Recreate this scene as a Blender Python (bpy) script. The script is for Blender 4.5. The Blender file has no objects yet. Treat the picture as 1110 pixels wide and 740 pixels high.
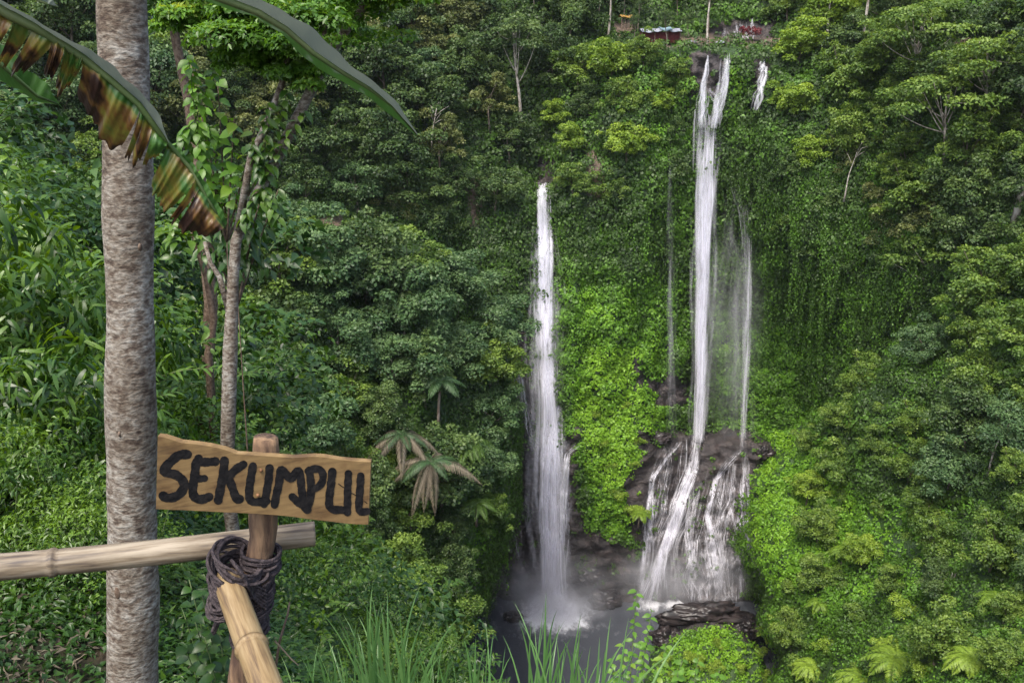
import bpy, math, random
import numpy as np
from mathutils import Vector

R = math.radians
rng = np.random.default_rng(11)
random.seed(11)

# ------------------------------------------------------------------ camera, sky, sun, exposure
S = bpy.context.scene
C = S.collection
PITCH = R(17.0)
F = 961.0
cam_d = bpy.data.cameras.new('camera')
cam_d.sensor_width = 36
cam_d.lens = 36 * F / 1110
cam_d.clip_start = 0.05
cam_d.clip_end = 1500
cam = bpy.data.objects.new('camera', cam_d)
C.objects.link(cam)
cam.location = (0, 0, 0)
cam.rotation_euler = (R(90) - PITCH, 0, 0)
S.camera = cam

SUN_EL, SUN_AZ = R(60), R(205)        # azimuth clockwise from +Y: the light comes from behind the left shoulder
W = bpy.data.worlds.new('World')
S.world = W
W.use_nodes = True
wn = W.node_tree.nodes
wn.clear()
sky = wn.new('ShaderNodeTexSky')
sky.sky_type = 'NISHITA'
sky.sun_disc = False
sky.sun_elevation = SUN_EL
sky.sun_rotation = SUN_AZ
sky.air_density = 1.0
sky.dust_density = 4.0
sky.ozone_density = 0.6
bg = wn.new('ShaderNodeBackground')
bg.inputs['Strength'].default_value = 0.15
wo = wn.new('ShaderNodeOutputWorld')
W.node_tree.links.new(sky.outputs[0], bg.inputs[0])
W.node_tree.links.new(bg.outputs[0], wo.inputs[0])

sd = bpy.data.lights.new('sun', 'SUN')
sd.energy = 1.7
sd.angle = R(20)
sd.color = (1.0, 0.95, 0.86)
so = bpy.data.objects.new('sun', sd)
C.objects.link(so)
sdir = Vector((math.sin(SUN_AZ) * math.cos(SUN_EL), math.cos(SUN_AZ) * math.cos(SUN_EL), math.sin(SUN_EL)))
so.rotation_euler = (-sdir).to_track_quat('-Z', 'Y').to_euler()
so.location = sdir * 50

S.view_settings.view_transform = 'Standard'
S.view_settings.look = 'None'
S.view_settings.exposure = 1.32
S.view_settings.gamma = 1
S.view_settings.use_curve_mapping = False
S.render.engine = 'CYCLES'
S.cycles.max_bounces = 6
S.cycles.diffuse_bounces = 4
S.cycles.glossy_bounces = 2
S.cycles.transmission_bounces = 3
S.cycles.transparent_max_bounces = 48
S.cycles.volume_bounces = 3
S.cycles.use_denoising = True

HAZE = 0.00007
# ------------------------------------------------------------------ helpers
CP, SP = math.cos(PITCH), math.sin(PITCH)


def at(px, py, Y):
    """point at depth Y (metres along the ground) in the direction of a pixel of the photograph"""
    px = np.asarray(px, float); py = np.asarray(py, float); Y = np.asarray(Y, float)
    u = (px - 555) / F
    v = (370 - py) / F
    dy = CP + v * SP
    dz = -SP + v * CP
    k = Y / dy
    return np.stack([u * k, Y + 0 * u, dz * k], -1)


def hash3(i, j, k, seed):
    h = (i.astype(np.int64) * 374761393 + j.astype(np.int64) * 668265263 + k.astype(np.int64) * 2147483647 + seed * 974634777) & 0xffffffff
    h = ((h ^ (h >> 13)) * 1274126177) & 0xffffffff
    h = ((h ^ (h >> 16)) * 2246822519) & 0xffffffff
    return ((h ^ (h >> 15)) & 0xffff) / 65535.0


def vnoise(P, seed=0):
    P = np.asarray(P, float)
    I = np.floor(P).astype(np.int64)
    f = P - I
    f = f * f * (3 - 2 * f)
    r = 0
    for a in (0, 1):
        for b in (0, 1):
            for c in (0, 1):
                w = (f[..., 0] if a else 1 - f[..., 0]) * (f[..., 1] if b else 1 - f[..., 1]) * (f[..., 2] if c else 1 - f[..., 2])
                r = r + w * hash3(I[..., 0] + a, I[..., 1] + b, I[..., 2] + c, seed)
    return r * 2 - 1


def fbm(P, seed=0, oct=3):
    r, a = 0, 1.0
    for o in range(oct):
        r = r + a * vnoise(np.asarray(P) * 2 ** o, seed + o * 17)
        a *= 0.5
    return r


def norm(v):
    return v / np.maximum(np.linalg.norm(v, axis=-1, keepdims=True), 1e-9)


def sstep(a, b, x):
    t = np.clip((x - a) / (b - a), 0, 1)
    return t * t * (3 - 2 * t)


def mesh_np(name, V, faces, mat=None, tint=None, smooth=None, extra=None):
    """faces: list of int arrays (n,3) or (n,4)"""
    me = bpy.data.meshes.new(name)
    V = np.asarray(V, np.float32)
    if not isinstance(faces, (list, tuple)):
        faces = [faces]
    faces = [np.asarray(f, np.int32) for f in faces if len(f)]
    me.vertices.add(len(V))
    me.vertices.foreach_set('co', V.ravel())
    nl = sum(f.size for f in faces)
    npoly = sum(len(f) for f in faces)
    me.loops.add(nl)
    me.polygons.add(npoly)
    me.loops.foreach_set('vertex_index', np.concatenate([f.ravel() for f in faces]))
    tot = np.concatenate([np.full(len(f), f.shape[1], np.int32) for f in faces])
    st = np.concatenate([[0], np.cumsum(tot)[:-1]]).astype(np.int32)
    me.polygons.foreach_set('loop_start', st)
    me.polygons.foreach_set('loop_total', tot)
    me.update(calc_edges=True)
    if smooth is not None:
        me.polygons.foreach_set('use_smooth', np.full(npoly, bool(smooth)))
    if tint is not None:
        a = me.attributes.new('tint', 'FLOAT', 'POINT')
        a.data.foreach_set('value', np.asarray(tint, np.float32))
    if extra:
        for k, v in extra.items():
            a = me.attributes.new(k, 'FLOAT', 'POINT')
            a.data.foreach_set('value', np.asarray(v, np.float32))
    if mat:
        me.materials.append(mat)
    me.validate()
    return me


def link(name, me, parent=None, loc=None):
    o = bpy.data.objects.new(name, me)
    C.objects.link(o)
    if parent is not None:
        o.parent = parent
    if loc is not None:
        o.location = loc
    return o


def tag(o, label=None, cat=None, group=None, kind=None):
    if label: o['label'] = label
    if cat: o['category'] = cat
    if group: o['group'] = group
    if kind: o['kind'] = kind
    return o


def thing(name, label, cat, loc=(0, 0, 0), group=None):
    o = link(name, None, None, loc)
    o.empty_display_size = 0.1
    return tag(o, label, cat, group)


class MB:
    """collects pieces into one mesh"""
    def __init__(s):
        s.V, s.Q, s.T, s.t, s.n = [], [], [], [], 0

    def add(s, V, F4, t=0.5):
        V = np.asarray(V, float)
        F4 = np.asarray(F4, int)
        s.V.append(V)
        (s.Q if F4.shape[1] == 4 else s.T).append(F4 + s.n)
        s.t.append(np.broadcast_to(np.asarray(t, float), (len(V),)))
        s.n += len(V)
        return s

    def tube(s, pts, rad, sides=8, t=0.5, caps=True, wob=0.0, seed=0):
        pts = np.asarray(pts, float)
        n = len(pts)
        rad = np.broadcast_to(np.asarray(rad, float), (n,))
        T = norm(np.gradient(pts, axis=0))
        up = np.array([0, 0, 1.0]) if abs(T[0][2]) < 0.9 else np.array([1.0, 0, 0])
        V = []
        prev = norm(np.cross(T[0], up))
        for i in range(n):
            a = prev - T[i] * np.dot(prev, T[i])
            a = a / (np.linalg.norm(a) + 1e-9)
            prev = a
            b = np.cross(T[i], a)
            th = np.arange(sides) / sides * 2 * math.pi
            rr = rad[i]
            ring = pts[i] + rr * (np.cos(th)[:, None] * a + np.sin(th)[:, None] * b)
            V.append(ring)
        V = np.concatenate(V)
        if wob:
            V = V + (fbm(V / (rad.max() * 2.2) + 3.3, seed, 3)[:, None]) * wob * norm(V - np.repeat(pts, sides, 0))
        i = np.arange(n - 1)[:, None] * sides
        j = np.arange(sides)[None]
        k = (np.arange(sides) + 1) % sides
        Fq = np.stack([i + j, i + k[None], i + sides + k[None], i + sides + j], -1).reshape(-1, 4)
        s.add(V, Fq, t)
        if caps:
            base = s.n - len(V)
            for off, c, flip in ((0, pts[0], 1), ((n - 1) * sides, pts[-1], 0)):
                s.V.append(np.array([c])); s.t.append(np.array([float(np.mean(t))]))
                ci = s.n; s.n += 1
                jj = np.arange(sides)
                tri = np.stack([base + off + jj, base + off + (jj + 1) % sides, np.full(sides, ci)], -1)
                if flip: tri = tri[:, ::-1]
                s.T.append(tri)
        return s

    def box(s, lo, hi, t=0.5):
        x0, y0, z0 = lo; x1, y1, z1 = hi
        V = [(x0, y0, z0), (x1, y0, z0), (x1, y1, z0), (x0, y1, z0), (x0, y0, z1), (x1, y0, z1), (x1, y1, z1), (x0, y1, z1)]
        Fq = [(0, 3, 2, 1), (4, 5, 6, 7), (0, 1, 5, 4), (1, 2, 6, 5), (2, 3, 7, 6), (3, 0, 4, 7)]
        return s.add(V, Fq, t)

    def mesh(s, name, mat, smooth=False):
        f = []
        if s.Q: f.append(np.concatenate(s.Q))
        if s.T: f.append(np.concatenate(s.T))
        return mesh_np(name, np.concatenate(s.V), f, mat, np.concatenate(s.t), smooth)

    def build(s, name, mat, parent=None, smooth=False, loc=None):
        return link(name, s.mesh(name, mat, smooth), parent, loc)


# leaf outlines: u along, v across, w out of plane
LEAF_D = (np.array([[0, 0, 0], [.45, .5, .06], [1, 0, -.12], [.45, -.5, .06]]), np.array([[0, 1, 2, 3]]))
LEAF_F = (np.array([[0, 0, 0], [.42, .5, .12], [.5, 0, 0], [.42, -.5, .12], [1, 0, -.2]]), np.array([[0, 2, 4, 1], [0, 3, 4, 2]]))
_st = [(0, .02, 0), (.14, .3, .0), (.38, .5, -.01), (.66, .38, -.08), (.86, .16, -.17), (1, .0, -.28)]
_V = []
for u_, h_, w_ in _st:
    _V += [[u_, h_, w_ + .16 * h_], [u_, 0, w_], [u_, -h_, w_ + .16 * h_]]
LEAF_O = (np.array(_V), np.array([[3 * i + a, 3 * i + 3 + a, 3 * i + 4 + a, 3 * i + 1 + a] for i in range(5) for a in (0, 1)]))
# long blade
_V = []
for i, u_ in enumerate(np.linspace(0, 1, 7)):
    h_ = .5 * math.sin(math.pi * min(1, .12 + u_ * .88)) ** .7 * (1 if i < 6 else 0)
    _V += [[u_, h_, .1 * h_ - .35 * u_ * u_], [u_, -h_, .1 * h_ - .35 * u_ * u_]]
LEAF_B = (np.array(_V), np.array([[2 * i, 2 * i + 2, 2 * i + 3, 2 * i + 1] for i in range(6)]))


def leaves(P, D, N, L, Wd, shape, tint):
    """n leaves rooted at P, pointing along D, facing N; returns V, faces, tint"""
    TV, TF = shape
    n = len(P)
    D = norm(D)
    B = norm(np.cross(N, D))
    N2 = np.cross(D, B)
    L = np.broadcast_to(np.asarray(L, float), (n,))
    Wd = np.broadcast_to(np.asarray(Wd, float), (n,))
    V = (P[:, None] + D[:, None] * (TV[None, :, 0:1] * L[:, None, None]) + B[:, None] * (TV[None, :, 1:2] * Wd[:, None, None])
         + N2[:, None] * (TV[None, :, 2:3] * L[:, None, None]))
    m = len(TV)
    Fq = (TF[None] + (np.arange(n) * m)[:, None, None]).reshape(-1, TF.shape[1])
    t = np.repeat(np.broadcast_to(tint, (n,)), m)
    return V.reshape(-1, 3), Fq, t


def rdir(n, g=None):
    g = g or rng
    return norm(g.normal(size=(n, 3)))


# ------------------------------------------------------------------ materials
def newmat(name):
    m = bpy.data.materials.new(name)
    m.use_nodes = True
    m.node_tree.nodes.clear()
    return m, m.node_tree.nodes, m.node_tree.links


def ramp(n, stops):
    r = n.new('ShaderNodeValToRGB')
    e = r.color_ramp.elements
    while len(e) < len(stops): e.new(0.5)
    for k, (p, c) in enumerate(stops):
        e[k].position = p
        e[k].color = (*c, 1)
    return r


def leafmat(name, stops, trans=0.3, rough=0.5, vary=0.075, spec=0.35, noise_amt=0.16, noise_scale=0.25):
    """colour picked by the leaf's own tint, the plant and a slow noise over the stand"""
    m, n, l = newmat(name)
    a = n.new('ShaderNodeAttribute'); a.attribute_name = 'tint'
    oi = n.new('ShaderNodeObjectInfo')
    m1 = n.new('ShaderNodeMath'); m1.operation = 'MULTIPLY_ADD'
    l.new(oi.outputs['Random'], m1.inputs[0]); m1.inputs[1].default_value = 2 * vary; m1.inputs[2].default_value = -vary
    add = n.new('ShaderNodeMath'); add.operation = 'ADD'
    l.new(a.outputs['Fac'], add.inputs[0]); l.new(m1.outputs[0], add.inputs[1])
    geo = n.new('ShaderNodeNewGeometry')
    nz = n.new('ShaderNodeTexNoise'); nz.inputs['Scale'].default_value = noise_scale
    nz.inputs['Detail'].default_value = 2
    l.new(geo.outputs['Position'], nz.inputs['Vector'])
    m2 = n.new('ShaderNodeMath'); m2.operation = 'MULTIPLY_ADD'
    l.new(nz.outputs['Fac'], m2.inputs[0]); m2.inputs[1].default_value = 4 * noise_amt; m2.inputs[2].default_value = -2 * noise_amt
    add2 = n.new('ShaderNodeMath'); add2.operation = 'ADD'; add2.use_clamp = True
    l.new(add.outputs[0], add2.inputs[0]); l.new(m2.outputs[0], add2.inputs[1])
    r = ramp(n, stops)
    l.new(add2.outputs[0], r.inputs[0])
    p = n.new('ShaderNodeBsdfPrincipled')
    p.inputs['Roughness'].default_value = rough
    p.inputs['Specular IOR Level'].default_value = spec
    l.new(r.outputs[0], p.inputs['Base Color'])
    tr = n.new('ShaderNodeBsdfTranslucent')
    hs = n.new('ShaderNodeHueSaturation'); hs.inputs['Hue'].default_value = 0.485; hs.inputs['Saturation'].default_value = 1.1; hs.inputs['Value'].default_value = 1.5
    l.new(r.outputs[0], hs.inputs['Color']); l.new(hs.outputs[0], tr.inputs[0])
    mx = n.new('ShaderNodeMixShader'); mx.inputs[0].default_value = trans
    l.new(p.outputs[0], mx.inputs[1]); l.new(tr.outputs[0], mx.inputs[2])
    o = n.new('ShaderNodeOutputMaterial')
    l.new(mx.outputs[0], o.inputs[0])
    return m


M = {}
M['dark_leaf'] = leafmat('dark_leaf', [(0, (.016, .034, .011)), (.5, (.042, .082, .022)), (1, (.11, .17, .045))])
M['blue_leaf'] = leafmat('blue_leaf', [(0, (.020, .048, .019)), (.5, (.052, .106, .036)), (1, (.12, .195, .068))])
M['mid_leaf'] = leafmat('mid_leaf', [(0, (.026, .056, .011)), (.5, (.072, .135, .02)), (1, (.17, .25, .04))])
M['light_leaf'] = leafmat('light_leaf', [(0, (.045, .088, .010)), (.5, (.12, .205, .02)), (1, (.24, .34, .04))])
M['olive_leaf'] = leafmat('olive_leaf', [(0, (.035, .052, .015)), (.5, (.092, .118, .032)), (1, (.18, .2, .065))])
M['cover'] = leafmat('cover', [(0, (.016, .036, .009)), (.35, (.045, .092, .015)), (.68, (.098, .228, .018)), (1, (.20, .37, .028))],
                     vary=0, noise_amt=.12, noise_scale=.35)
M['near_leaf'] = leafmat('near_leaf', [(0, (.009, .027, .005)), (.5, (.031, .082, .010)), (1, (.12, .215, .02))], trans=.35, rough=.38, spec=.5,
                         noise_amt=.12, noise_scale=1.5)
M['lime_leaf'] = leafmat('lime_leaf', [(0, (.05, .12, .015)), (.5, (.12, .25, .03)), (1, (.34, .38, .05))], trans=.4, rough=.4, spec=.4,
                         noise_amt=.1, noise_scale=3)
M['grass'] = leafmat('grass_blade', [(0, (.05, .13, .035)), (.5, (.10, .21, .06)), (1, (.2, .33, .1))], trans=.35, rough=.35, spec=.5)
M['dead'] = leafmat('dead_frond', [(0, (.045, .036, .024)), (.5, (.13, .11, .075)), (1, (.24, .21, .155))], trans=.15, rough=.8)
M['red_leaf'] = leafmat('red_leaf', [(0, (.05, .01, .012)), (.5, (.12, .02, .025)), (1, (.2, .05, .05))], trans=.2)


def simple(name, col, rough=.7, bump=0, scale=20, col2=None, vec=(1, 1, 1), lo=.4, hi=.6, detail=4, dist=0, spec=.3):
    m, n, l = newmat(name)
    p = n.new('ShaderNodeBsdfPrincipled'); p.inputs['Roughness'].default_value = rough
    p.inputs['Specular IOR Level'].default_value = spec
    tc = n.new('ShaderNodeTexCoord')
    mp = n.new('ShaderNodeMapping'); mp.inputs['Scale'].default_value = vec
    l.new(tc.outputs['Object'], mp.inputs[0])
    nz = n.new('ShaderNodeTexNoise'); nz.inputs['Scale'].default_value = scale; nz.inputs['Detail'].default_value = detail
    nz.inputs['Distortion'].default_value = dist
    l.new(mp.outputs[0], nz.inputs['Vector'])
    r = ramp(n, [(lo, col), (hi, col2 or col)])
    l.new(nz.outputs['Fac'], r.inputs[0]); l.new(r.outputs[0], p.inputs['Base Color'])
    if bump:
        b = n.new('ShaderNodeBump'); b.inputs['Strength'].default_value = bump; b.inputs['Distance'].default_value = .02
        l.new(nz.outputs['Fac'], b.inputs['Height']); l.new(b.outputs[0], p.inputs['Normal'])
    o = n.new('ShaderNodeOutputMaterial'); l.new(p.outputs[0], o.inputs[0])
    return m


M['trunk'] = simple('trunk_bark', (.10, .075, .055), .85, .4, 4, (.2, .17, .14), (1, 1, .4))
M['pale_trunk'] = simple('pale_bark', (.22, .19, .16), .85, .3, 3, (.42, .39, .35), (1, 1, .6))
M['mid_trunk'] = simple('mid_bark', (.075, .05, .038), .9, .7, 7, (.2, .155, .13), (1, 1, .5), .38, .62, 7)
M['stem'] = simple('green_stem', (.05, .09, .025), .6, 0, 10, (.1, .13, .05))
M['twig'] = simple('brown_twig', (.07, .045, .03), .8, .3, 30, (.15, .11, .08))
M['soil'] = simple('forest_soil', (.018, .02, .009), .95, .5, 3, (.05, .035, .02))


def rock_mat():
    m, n, l = newmat('cliff_ground')
    geo = n.new('ShaderNodeNewGeometry')
    mp = n.new('ShaderNodeMapping'); mp.inputs['Scale'].default_value = (1, 1, 1.8)
    l.new(geo.outputs['Position'], mp.inputs[0])
    nz = n.new('ShaderNodeTexNoise'); nz.inputs['Scale'].default_value = .55; nz.inputs['Detail'].default_value = 8
    nz.inputs['Roughness'].default_value = .65
    l.new(mp.outputs[0], nz.inputs['Vector'])
    rk = ramp(n, [(.3, (.013, .011, .013)), (.5, (.032, .026, .027)), (.62, (.058, .044, .042)), (.8, (.11, .085, .078))])
    l.new(nz.outputs['Fac'], rk.inputs[0])
    nz2 = n.new('ShaderNodeTexNoise'); nz2.inputs['Scale'].default_value = .3; nz2.inputs['Detail'].default_value = 6
    l.new(geo.outputs['Position'], nz2.inputs['Vector'])
    gr = ramp(n, [(.3, (.012, .03, .008)), (.7, (.035, .075, .015))])
    l.new(nz.outputs['Fac'], gr.inputs[0])
    ea = ramp(n, [(.3, (.07, .048, .034)), (.7, (.19, .135, .10))])
    l.new(nz.outputs['Fac'], ea.inputs[0])
    at1 = n.new('ShaderNodeAttribute'); at1.attribute_name = 'rock'
    at2 = n.new('ShaderNodeAttribute'); at2.attribute_name = 'earth'
    ad = n.new('ShaderNodeMath'); ad.operation = 'MULTIPLY_ADD'
    l.new(nz2.outputs['Fac'], ad.inputs[0]); ad.inputs[1].default_value = -1.0
    sc = n.new('ShaderNodeMath'); sc.operation = 'MULTIPLY_ADD'
    l.new(at1.outputs['Fac'], sc.inputs[0]); sc.inputs[1].default_value = 1.2; sc.inputs[2].default_value = .45
    l.new(sc.outputs[0], ad.inputs[2])
    st = ramp(n, [(.3, (0, 0, 0)), (.55, (1, 1, 1))])
    l.new(ad.outputs[0], st.inputs[0])
    mx = n.new('ShaderNodeMix'); mx.data_type = 'RGBA'
    l.new(st.outputs[0], mx.inputs[0]); l.new(gr.outputs[0], mx.inputs[6]); l.new(rk.outputs[0], mx.inputs[7])
    mx2 = n.new('ShaderNodeMix'); mx2.data_type = 'RGBA'
    l.new(at2.outputs['Fac'], mx2.inputs[0]); l.new(mx.outputs[2], mx2.inputs[6]); l.new(ea.outputs[0], mx2.inputs[7])
    p = n.new('ShaderNodeBsdfPrincipled'); p.inputs['Roughness'].default_value = .55
    l.new(mx2.outputs[2], p.inputs['Base Color'])
    b = n.new('ShaderNodeBump'); b.inputs['Strength'].default_value = .9; b.inputs['Distance'].default_value = .8
    l.new(nz.outputs['Fac'], b.inputs['Height']); l.new(b.outputs[0], p.inputs['Normal'])
    o = n.new('ShaderNodeOutputMaterial'); l.new(p.outputs[0], o.inputs[0])
    return m


M['cliff'] = rock_mat()

# ------------------------------------------------------------------ the gorge terrain: one continuous surface
PX = np.arange(-300, 1402, 3.0)
PY = np.arange(-300, 902, 3.0)
GX, GY = np.meshgrid(PX, PY)
Z_POOL = -74.0


def table(cols, rows, vals, gx, gy):
    vals = np.asarray(vals, float)
    t = np.stack([np.interp(gx[0], cols, v) for v in vals])
    r = np.stack([np.interp(gy[:, 0], rows, t[:, i]) for i in range(t.shape[1])], 1)
    k = np.exp(-np.linspace(-2, 2, 9) ** 2); k /= k.sum()
    for ax in (0, 1):
        pad = [(4, 4) if a == ax else (0, 0) for a in (0, 1)]
        q = np.pad(r, pad, mode='edge')
        r = np.apply_along_axis(lambda a: np.convolve(a, k, 'valid'), ax, q)
    return r


def inside(poly, x, y):
    poly = np.asarray(poly, float)
    c = np.zeros(np.shape(x), bool)
    j = len(poly) - 1
    for i in range(len(poly)):
        xi, yi = poly[i]; xj, yj = poly[j]
        with np.errstate(divide='ignore', invalid='ignore'):
            c ^= ((yi > y) != (yj > y)) & (x < (xj - xi) * (y - yi) / (yj - yi + 1e-12) + xi)
        j = i
    return c


def sdist(poly, x, y):
    """signed distance in px, positive inside"""
    poly = np.asarray(poly, float)
    d = np.full(np.shape(x), 1e9)
    for i in range(len(poly)):
        a = poly[i]; b = poly[(i + 1) % len(poly)]
        ab = b - a
        t = np.clip(((x - a[0]) * ab[0] + (y - a[1]) * ab[1]) / (ab @ ab), 0, 1)
        d = np.minimum(d, np.hypot(x - a[0] - t * ab[0], y - a[1] - t * ab[1]))
    return np.where(inside(poly, x, y), d, -d)


backc = [-300, 100, 300, 480, 560, 590, 620, 700, 740, 800, 860, 930, 1030, 1400]
backr = [-300, 0, 42, 54, 60, 120, 190, 215, 260, 370, 460, 482, 560, 650, 900]
back = [
    [120, 145, 160, 165, 165, 165, 165, 165, 165, 165, 165, 160, 150, 110],
    [90, 112, 128, 140, 143, 143, 143, 141, 141, 140, 137, 128, 112, 85],
    [85, 108, 124, 134, 137, 137, 137, 136, 135, 134, 130, 122, 108, 80],
    [84, 107, 123, 133, 136, 136, 135, 124, 121.5, 121.5, 122, 118, 106, 79],
    [83, 106, 122, 132, 135, 135, 133, 122, 120, 120.5, 120, 116, 105, 79],
    [78, 100, 117, 126, 129, 129, 124, 119, 120, 120, 114, 111, 101, 76],
    [74, 95, 112, 119, 124, 125, 118, 118, 120.5, 120, 112, 107, 98, 74],
    [73, 94, 111, 118, 119, 119.5, 117, 118, 121, 121.5, 112, 106, 97, 73],
    [72, 90, 108, 116, 118, 119.5, 117, 118.5, 121.5, 123, 113, 106, 96, 72],
    [70, 88, 104, 114, 117, 118, 116, 117.5, 122, 125, 120, 107, 94, 70],
    [70, 88, 104, 114, 116, 117, 115.5, 117, 122, 124, 121, 106, 94, 70],
    [70, 88, 104, 114, 116, 116.5, 115, 116, 118, 118.5, 118, 106, 94, 70],
    [70, 88, 104, 114, 115.5, 115.5, 113.8, 114.5, 115.5, 115.5, 116, 104, 92, 68],
    [70, 88, 104, 113, 114, 114.5, 113, 112.8, 112, 112, 113, 102, 90, 66],
    [70, 88, 104, 113, 114, 114, 113, 112.8, 112, 112, 113, 102, 90, 66]]
Lc = [-300, 0, 150, 300, 450, 560, 620]
Lr = [120, 180, 260, 330, 400, 500, 600, 680, 740, 900]
Lt = [[70, 78, 88, 95, 101, 106, 108], [66, 74, 84, 92, 98, 104, 106], [60, 66, 76, 85, 92, 99, 101], [54, 60, 70, 80, 88, 96, 98],
      [48, 54, 64, 74, 83, 92, 94], [42, 48, 57, 66, 76, 86, 88], [36, 42, 50, 58, 69, 80, 82],
      [30, 36, 44, 51, 62, 76, 78], [26, 32, 39, 46, 56, 72, 74], [18, 22, 27, 33, 42, 60, 62]]
Rc = [780, 850, 930, 1030, 1120, 1400]
Rr = [240, 280, 340, 420, 500, 580, 660, 740, 900]
Rt = [[118, 114, 106, 98, 91, 66], [116, 112, 104, 96, 88, 64], [112, 108, 100, 91, 83, 60], [108, 102, 94, 84, 76, 55],
      [104, 97, 88, 78, 69, 50], [100, 92, 82, 71, 62, 46], [96, 86, 75, 64, 55, 42], [92, 78, 66, 55, 47, 36], [80, 60, 50, 42, 36, 28]]
Lpoly = [(-300, 150), (0, 170), (150, 200), (250, 225), (350, 238), (450, 262), (520, 300), (556, 345), (566, 400), (564, 450), (556, 500),
         (552, 560), (532, 620), (516, 680), (500, 740), (470, 900), (-300, 900)]
Rpoly = [(1400, 260), (1110, 290), (1050, 325), (990, 355), (940, 400), (880, 455), (838, 490), (812, 520), (806, 560), (812, 610),
         (826, 650), (832, 700), (835, 760), (830, 900), (1400, 900)]
Mpoly = [(672, 900), (690, 740), (702, 706), (722, 684), (745, 668), (772, 664), (800, 670), (822, 690), (836, 720), (850, 900)]

Yb = table(backc, backr, back, GX, GY)
Yl = table(Lc, Lr, Lt, GX, GY)
Yr = table(Rc, Rr, Rt, GX, GY)
wob = 9 * fbm(np.stack([GX / 42, GY / 42, 0 * GX], -1), 5, 3)      # ragged spur edges
dl = sdist(Lpoly, GX + wob, GY + wob * .5)
dr = sdist(Rpoly, GX + wob, GY + wob * .5)
dm = sdist(Mpoly, GX, GY)
# folds, ribs and bulges of the ground
P0 = at(GX, GY, Yb)
Yb = Yb + 1.8 * fbm(P0 / np.array([7, 9, 16]), 1, 3) + 1.3 * (np.abs(vnoise(P0 / np.array([3.4, 9, 4.5]), 61)) - .3) + .5 * fbm(P0 / 1.8, 9, 2)
P0 = at(GX, GY, Yl)
Yl = Yl + 2.6 * fbm(P0 / 10, 2, 3) + .5 * fbm(P0 / 2.5, 8, 2)
P0 = at(GX, GY, Yr)
Yr = Yr + 2.6 * fbm(P0 / 9, 3, 3) + .5 * fbm(P0 / 2.5, 7, 2)
EL = -np.arctan2(at(GX, GY, 1.0)[..., 2], 1.0)                    # depression angle
tanel = np.maximum(np.tan(EL), 1e-3)
Yfloor = np.where(EL > .2, (-Z_POOL + 1.6) / tanel, 1e9)
YY = np.minimum(Yb, Yfloor)
Ym = np.clip(101.5 - (GY - 668) * .115, 60, 102) + .5 * fbm(P0 / 3, 4, 3)
tm = sstep(0, 12, dm)
YY = YY * (1 - tm) + np.minimum(YY, Ym) * tm
tl = sstep(-2, 14, dl); YY = YY * (1 - tl) + np.minimum(Yl, Yfloor) * tl
tr_ = sstep(-2, 14, dr); YY = YY * (1 - tr_) + np.minimum(Yr, Yfloor) * tr_

ROCK = [
    [(684, 470), (712, 462), (735, 468), (760, 464), (800, 465), (835, 478), (836, 496), (818, 520), (803, 560), (808, 640), (822, 668), (700, 680), (676, 640), (690, 600), (680, 560), (676, 520), (700, 495)],
    [(576, 330), (580, 480), (600, 500), (622, 455), (630, 470), (626, 540), (640, 572), (690, 592), (700, 665), (640, 680), (500, 760), (520, 680), (535, 640), (556, 560), (562, 500), (560, 420), (562, 350)],
    [(684, 390), (698, 390), (698, 418), (684, 420)], [(704, 408), (745, 402), (748, 438), (706, 440)],
    [(584, 165), (604, 170), (606, 205), (580, 205)],
    [(748, 60), (786, 60), (790, 100), (750, 104)], [(815, 64), (836, 64), (830, 122), (812, 116)],
    [(770, 22), (806, 18), (842, 24), (842, 44), (770, 44)],
    [(712, 680), (735, 664), (772, 656), (806, 662), (826, 690), (812, 696), (780, 678), (740, 684), (708, 708), (700, 700)],
]
EARTH = [[(636, 160), (652, 165), (660, 215), (640, 225)], [(500, 190), (520, 185), (532, 235), (506, 245)],
         [(345, 240), (372, 236), (380, 262), (352, 288)], [(362, 260), (378, 250), (372, 285), (360, 286)],
         [(735, 40), (838, 43), (838, 51), (735, 50)], [(690, 44), (745, 45), (745, 50), (690, 50)], [(655, 22), (690, 22), (690, 36), (660, 34)],
         [(1036, 40), (1054, 40), (1054, 62), (1036, 62)]]


def polymask(polys, x, y, soft=5):
    r = np.zeros(np.shape(x))
    w = 5 * fbm(np.stack([x / 16, y / 16, 0 * x], -1), 21, 2)
    for p in polys:
        r = np.maximum(r, sstep(-soft, soft, sdist(p, x + w, y + w)))
    return r


RK = polymask(ROCK, GX, GY, 6)
ER = polymask(EARTH, GX, GY, 5)
# bedded, broken rock where it is bare
Pz = at(GX, GY, YY)
YY = YY - RK * (.9 * np.abs(fbm(Pz / np.array([3.2, 3.2, 1.1]), 31, 3)) + .5 * fbm(Pz / np.array([1.1, 1, .8]), 33, 2))
PT = at(GX, GY, YY)
PN = norm(np.cross(np.gradient(PT, axis=1), -np.gradient(PT, axis=0)))
PN = np.where((PN[..., 1:2] > 0) & (np.abs(PN[..., 2:3]) < .5), -PN, PN)
PN = np.where(np.sum(PN * PT, -1, keepdims=True) > 0, -PN, PN)
ny, nx = GX.shape
idx = np.arange(ny * nx).reshape(ny, nx)
FQ = np.stack([idx[:-1, :-1], idx[1:, :-1], idx[1:, 1:], idx[:-1, 1:]], -1).reshape(-1, 4)
me = mesh_np('gorge_terrain', PT.reshape(-1, 3), FQ, M['cliff'], smooth=True, extra={'rock': RK.ravel(), 'earth': ER.ravel()})
tag(link('gorge_terrain', me), kind='structure')


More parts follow.
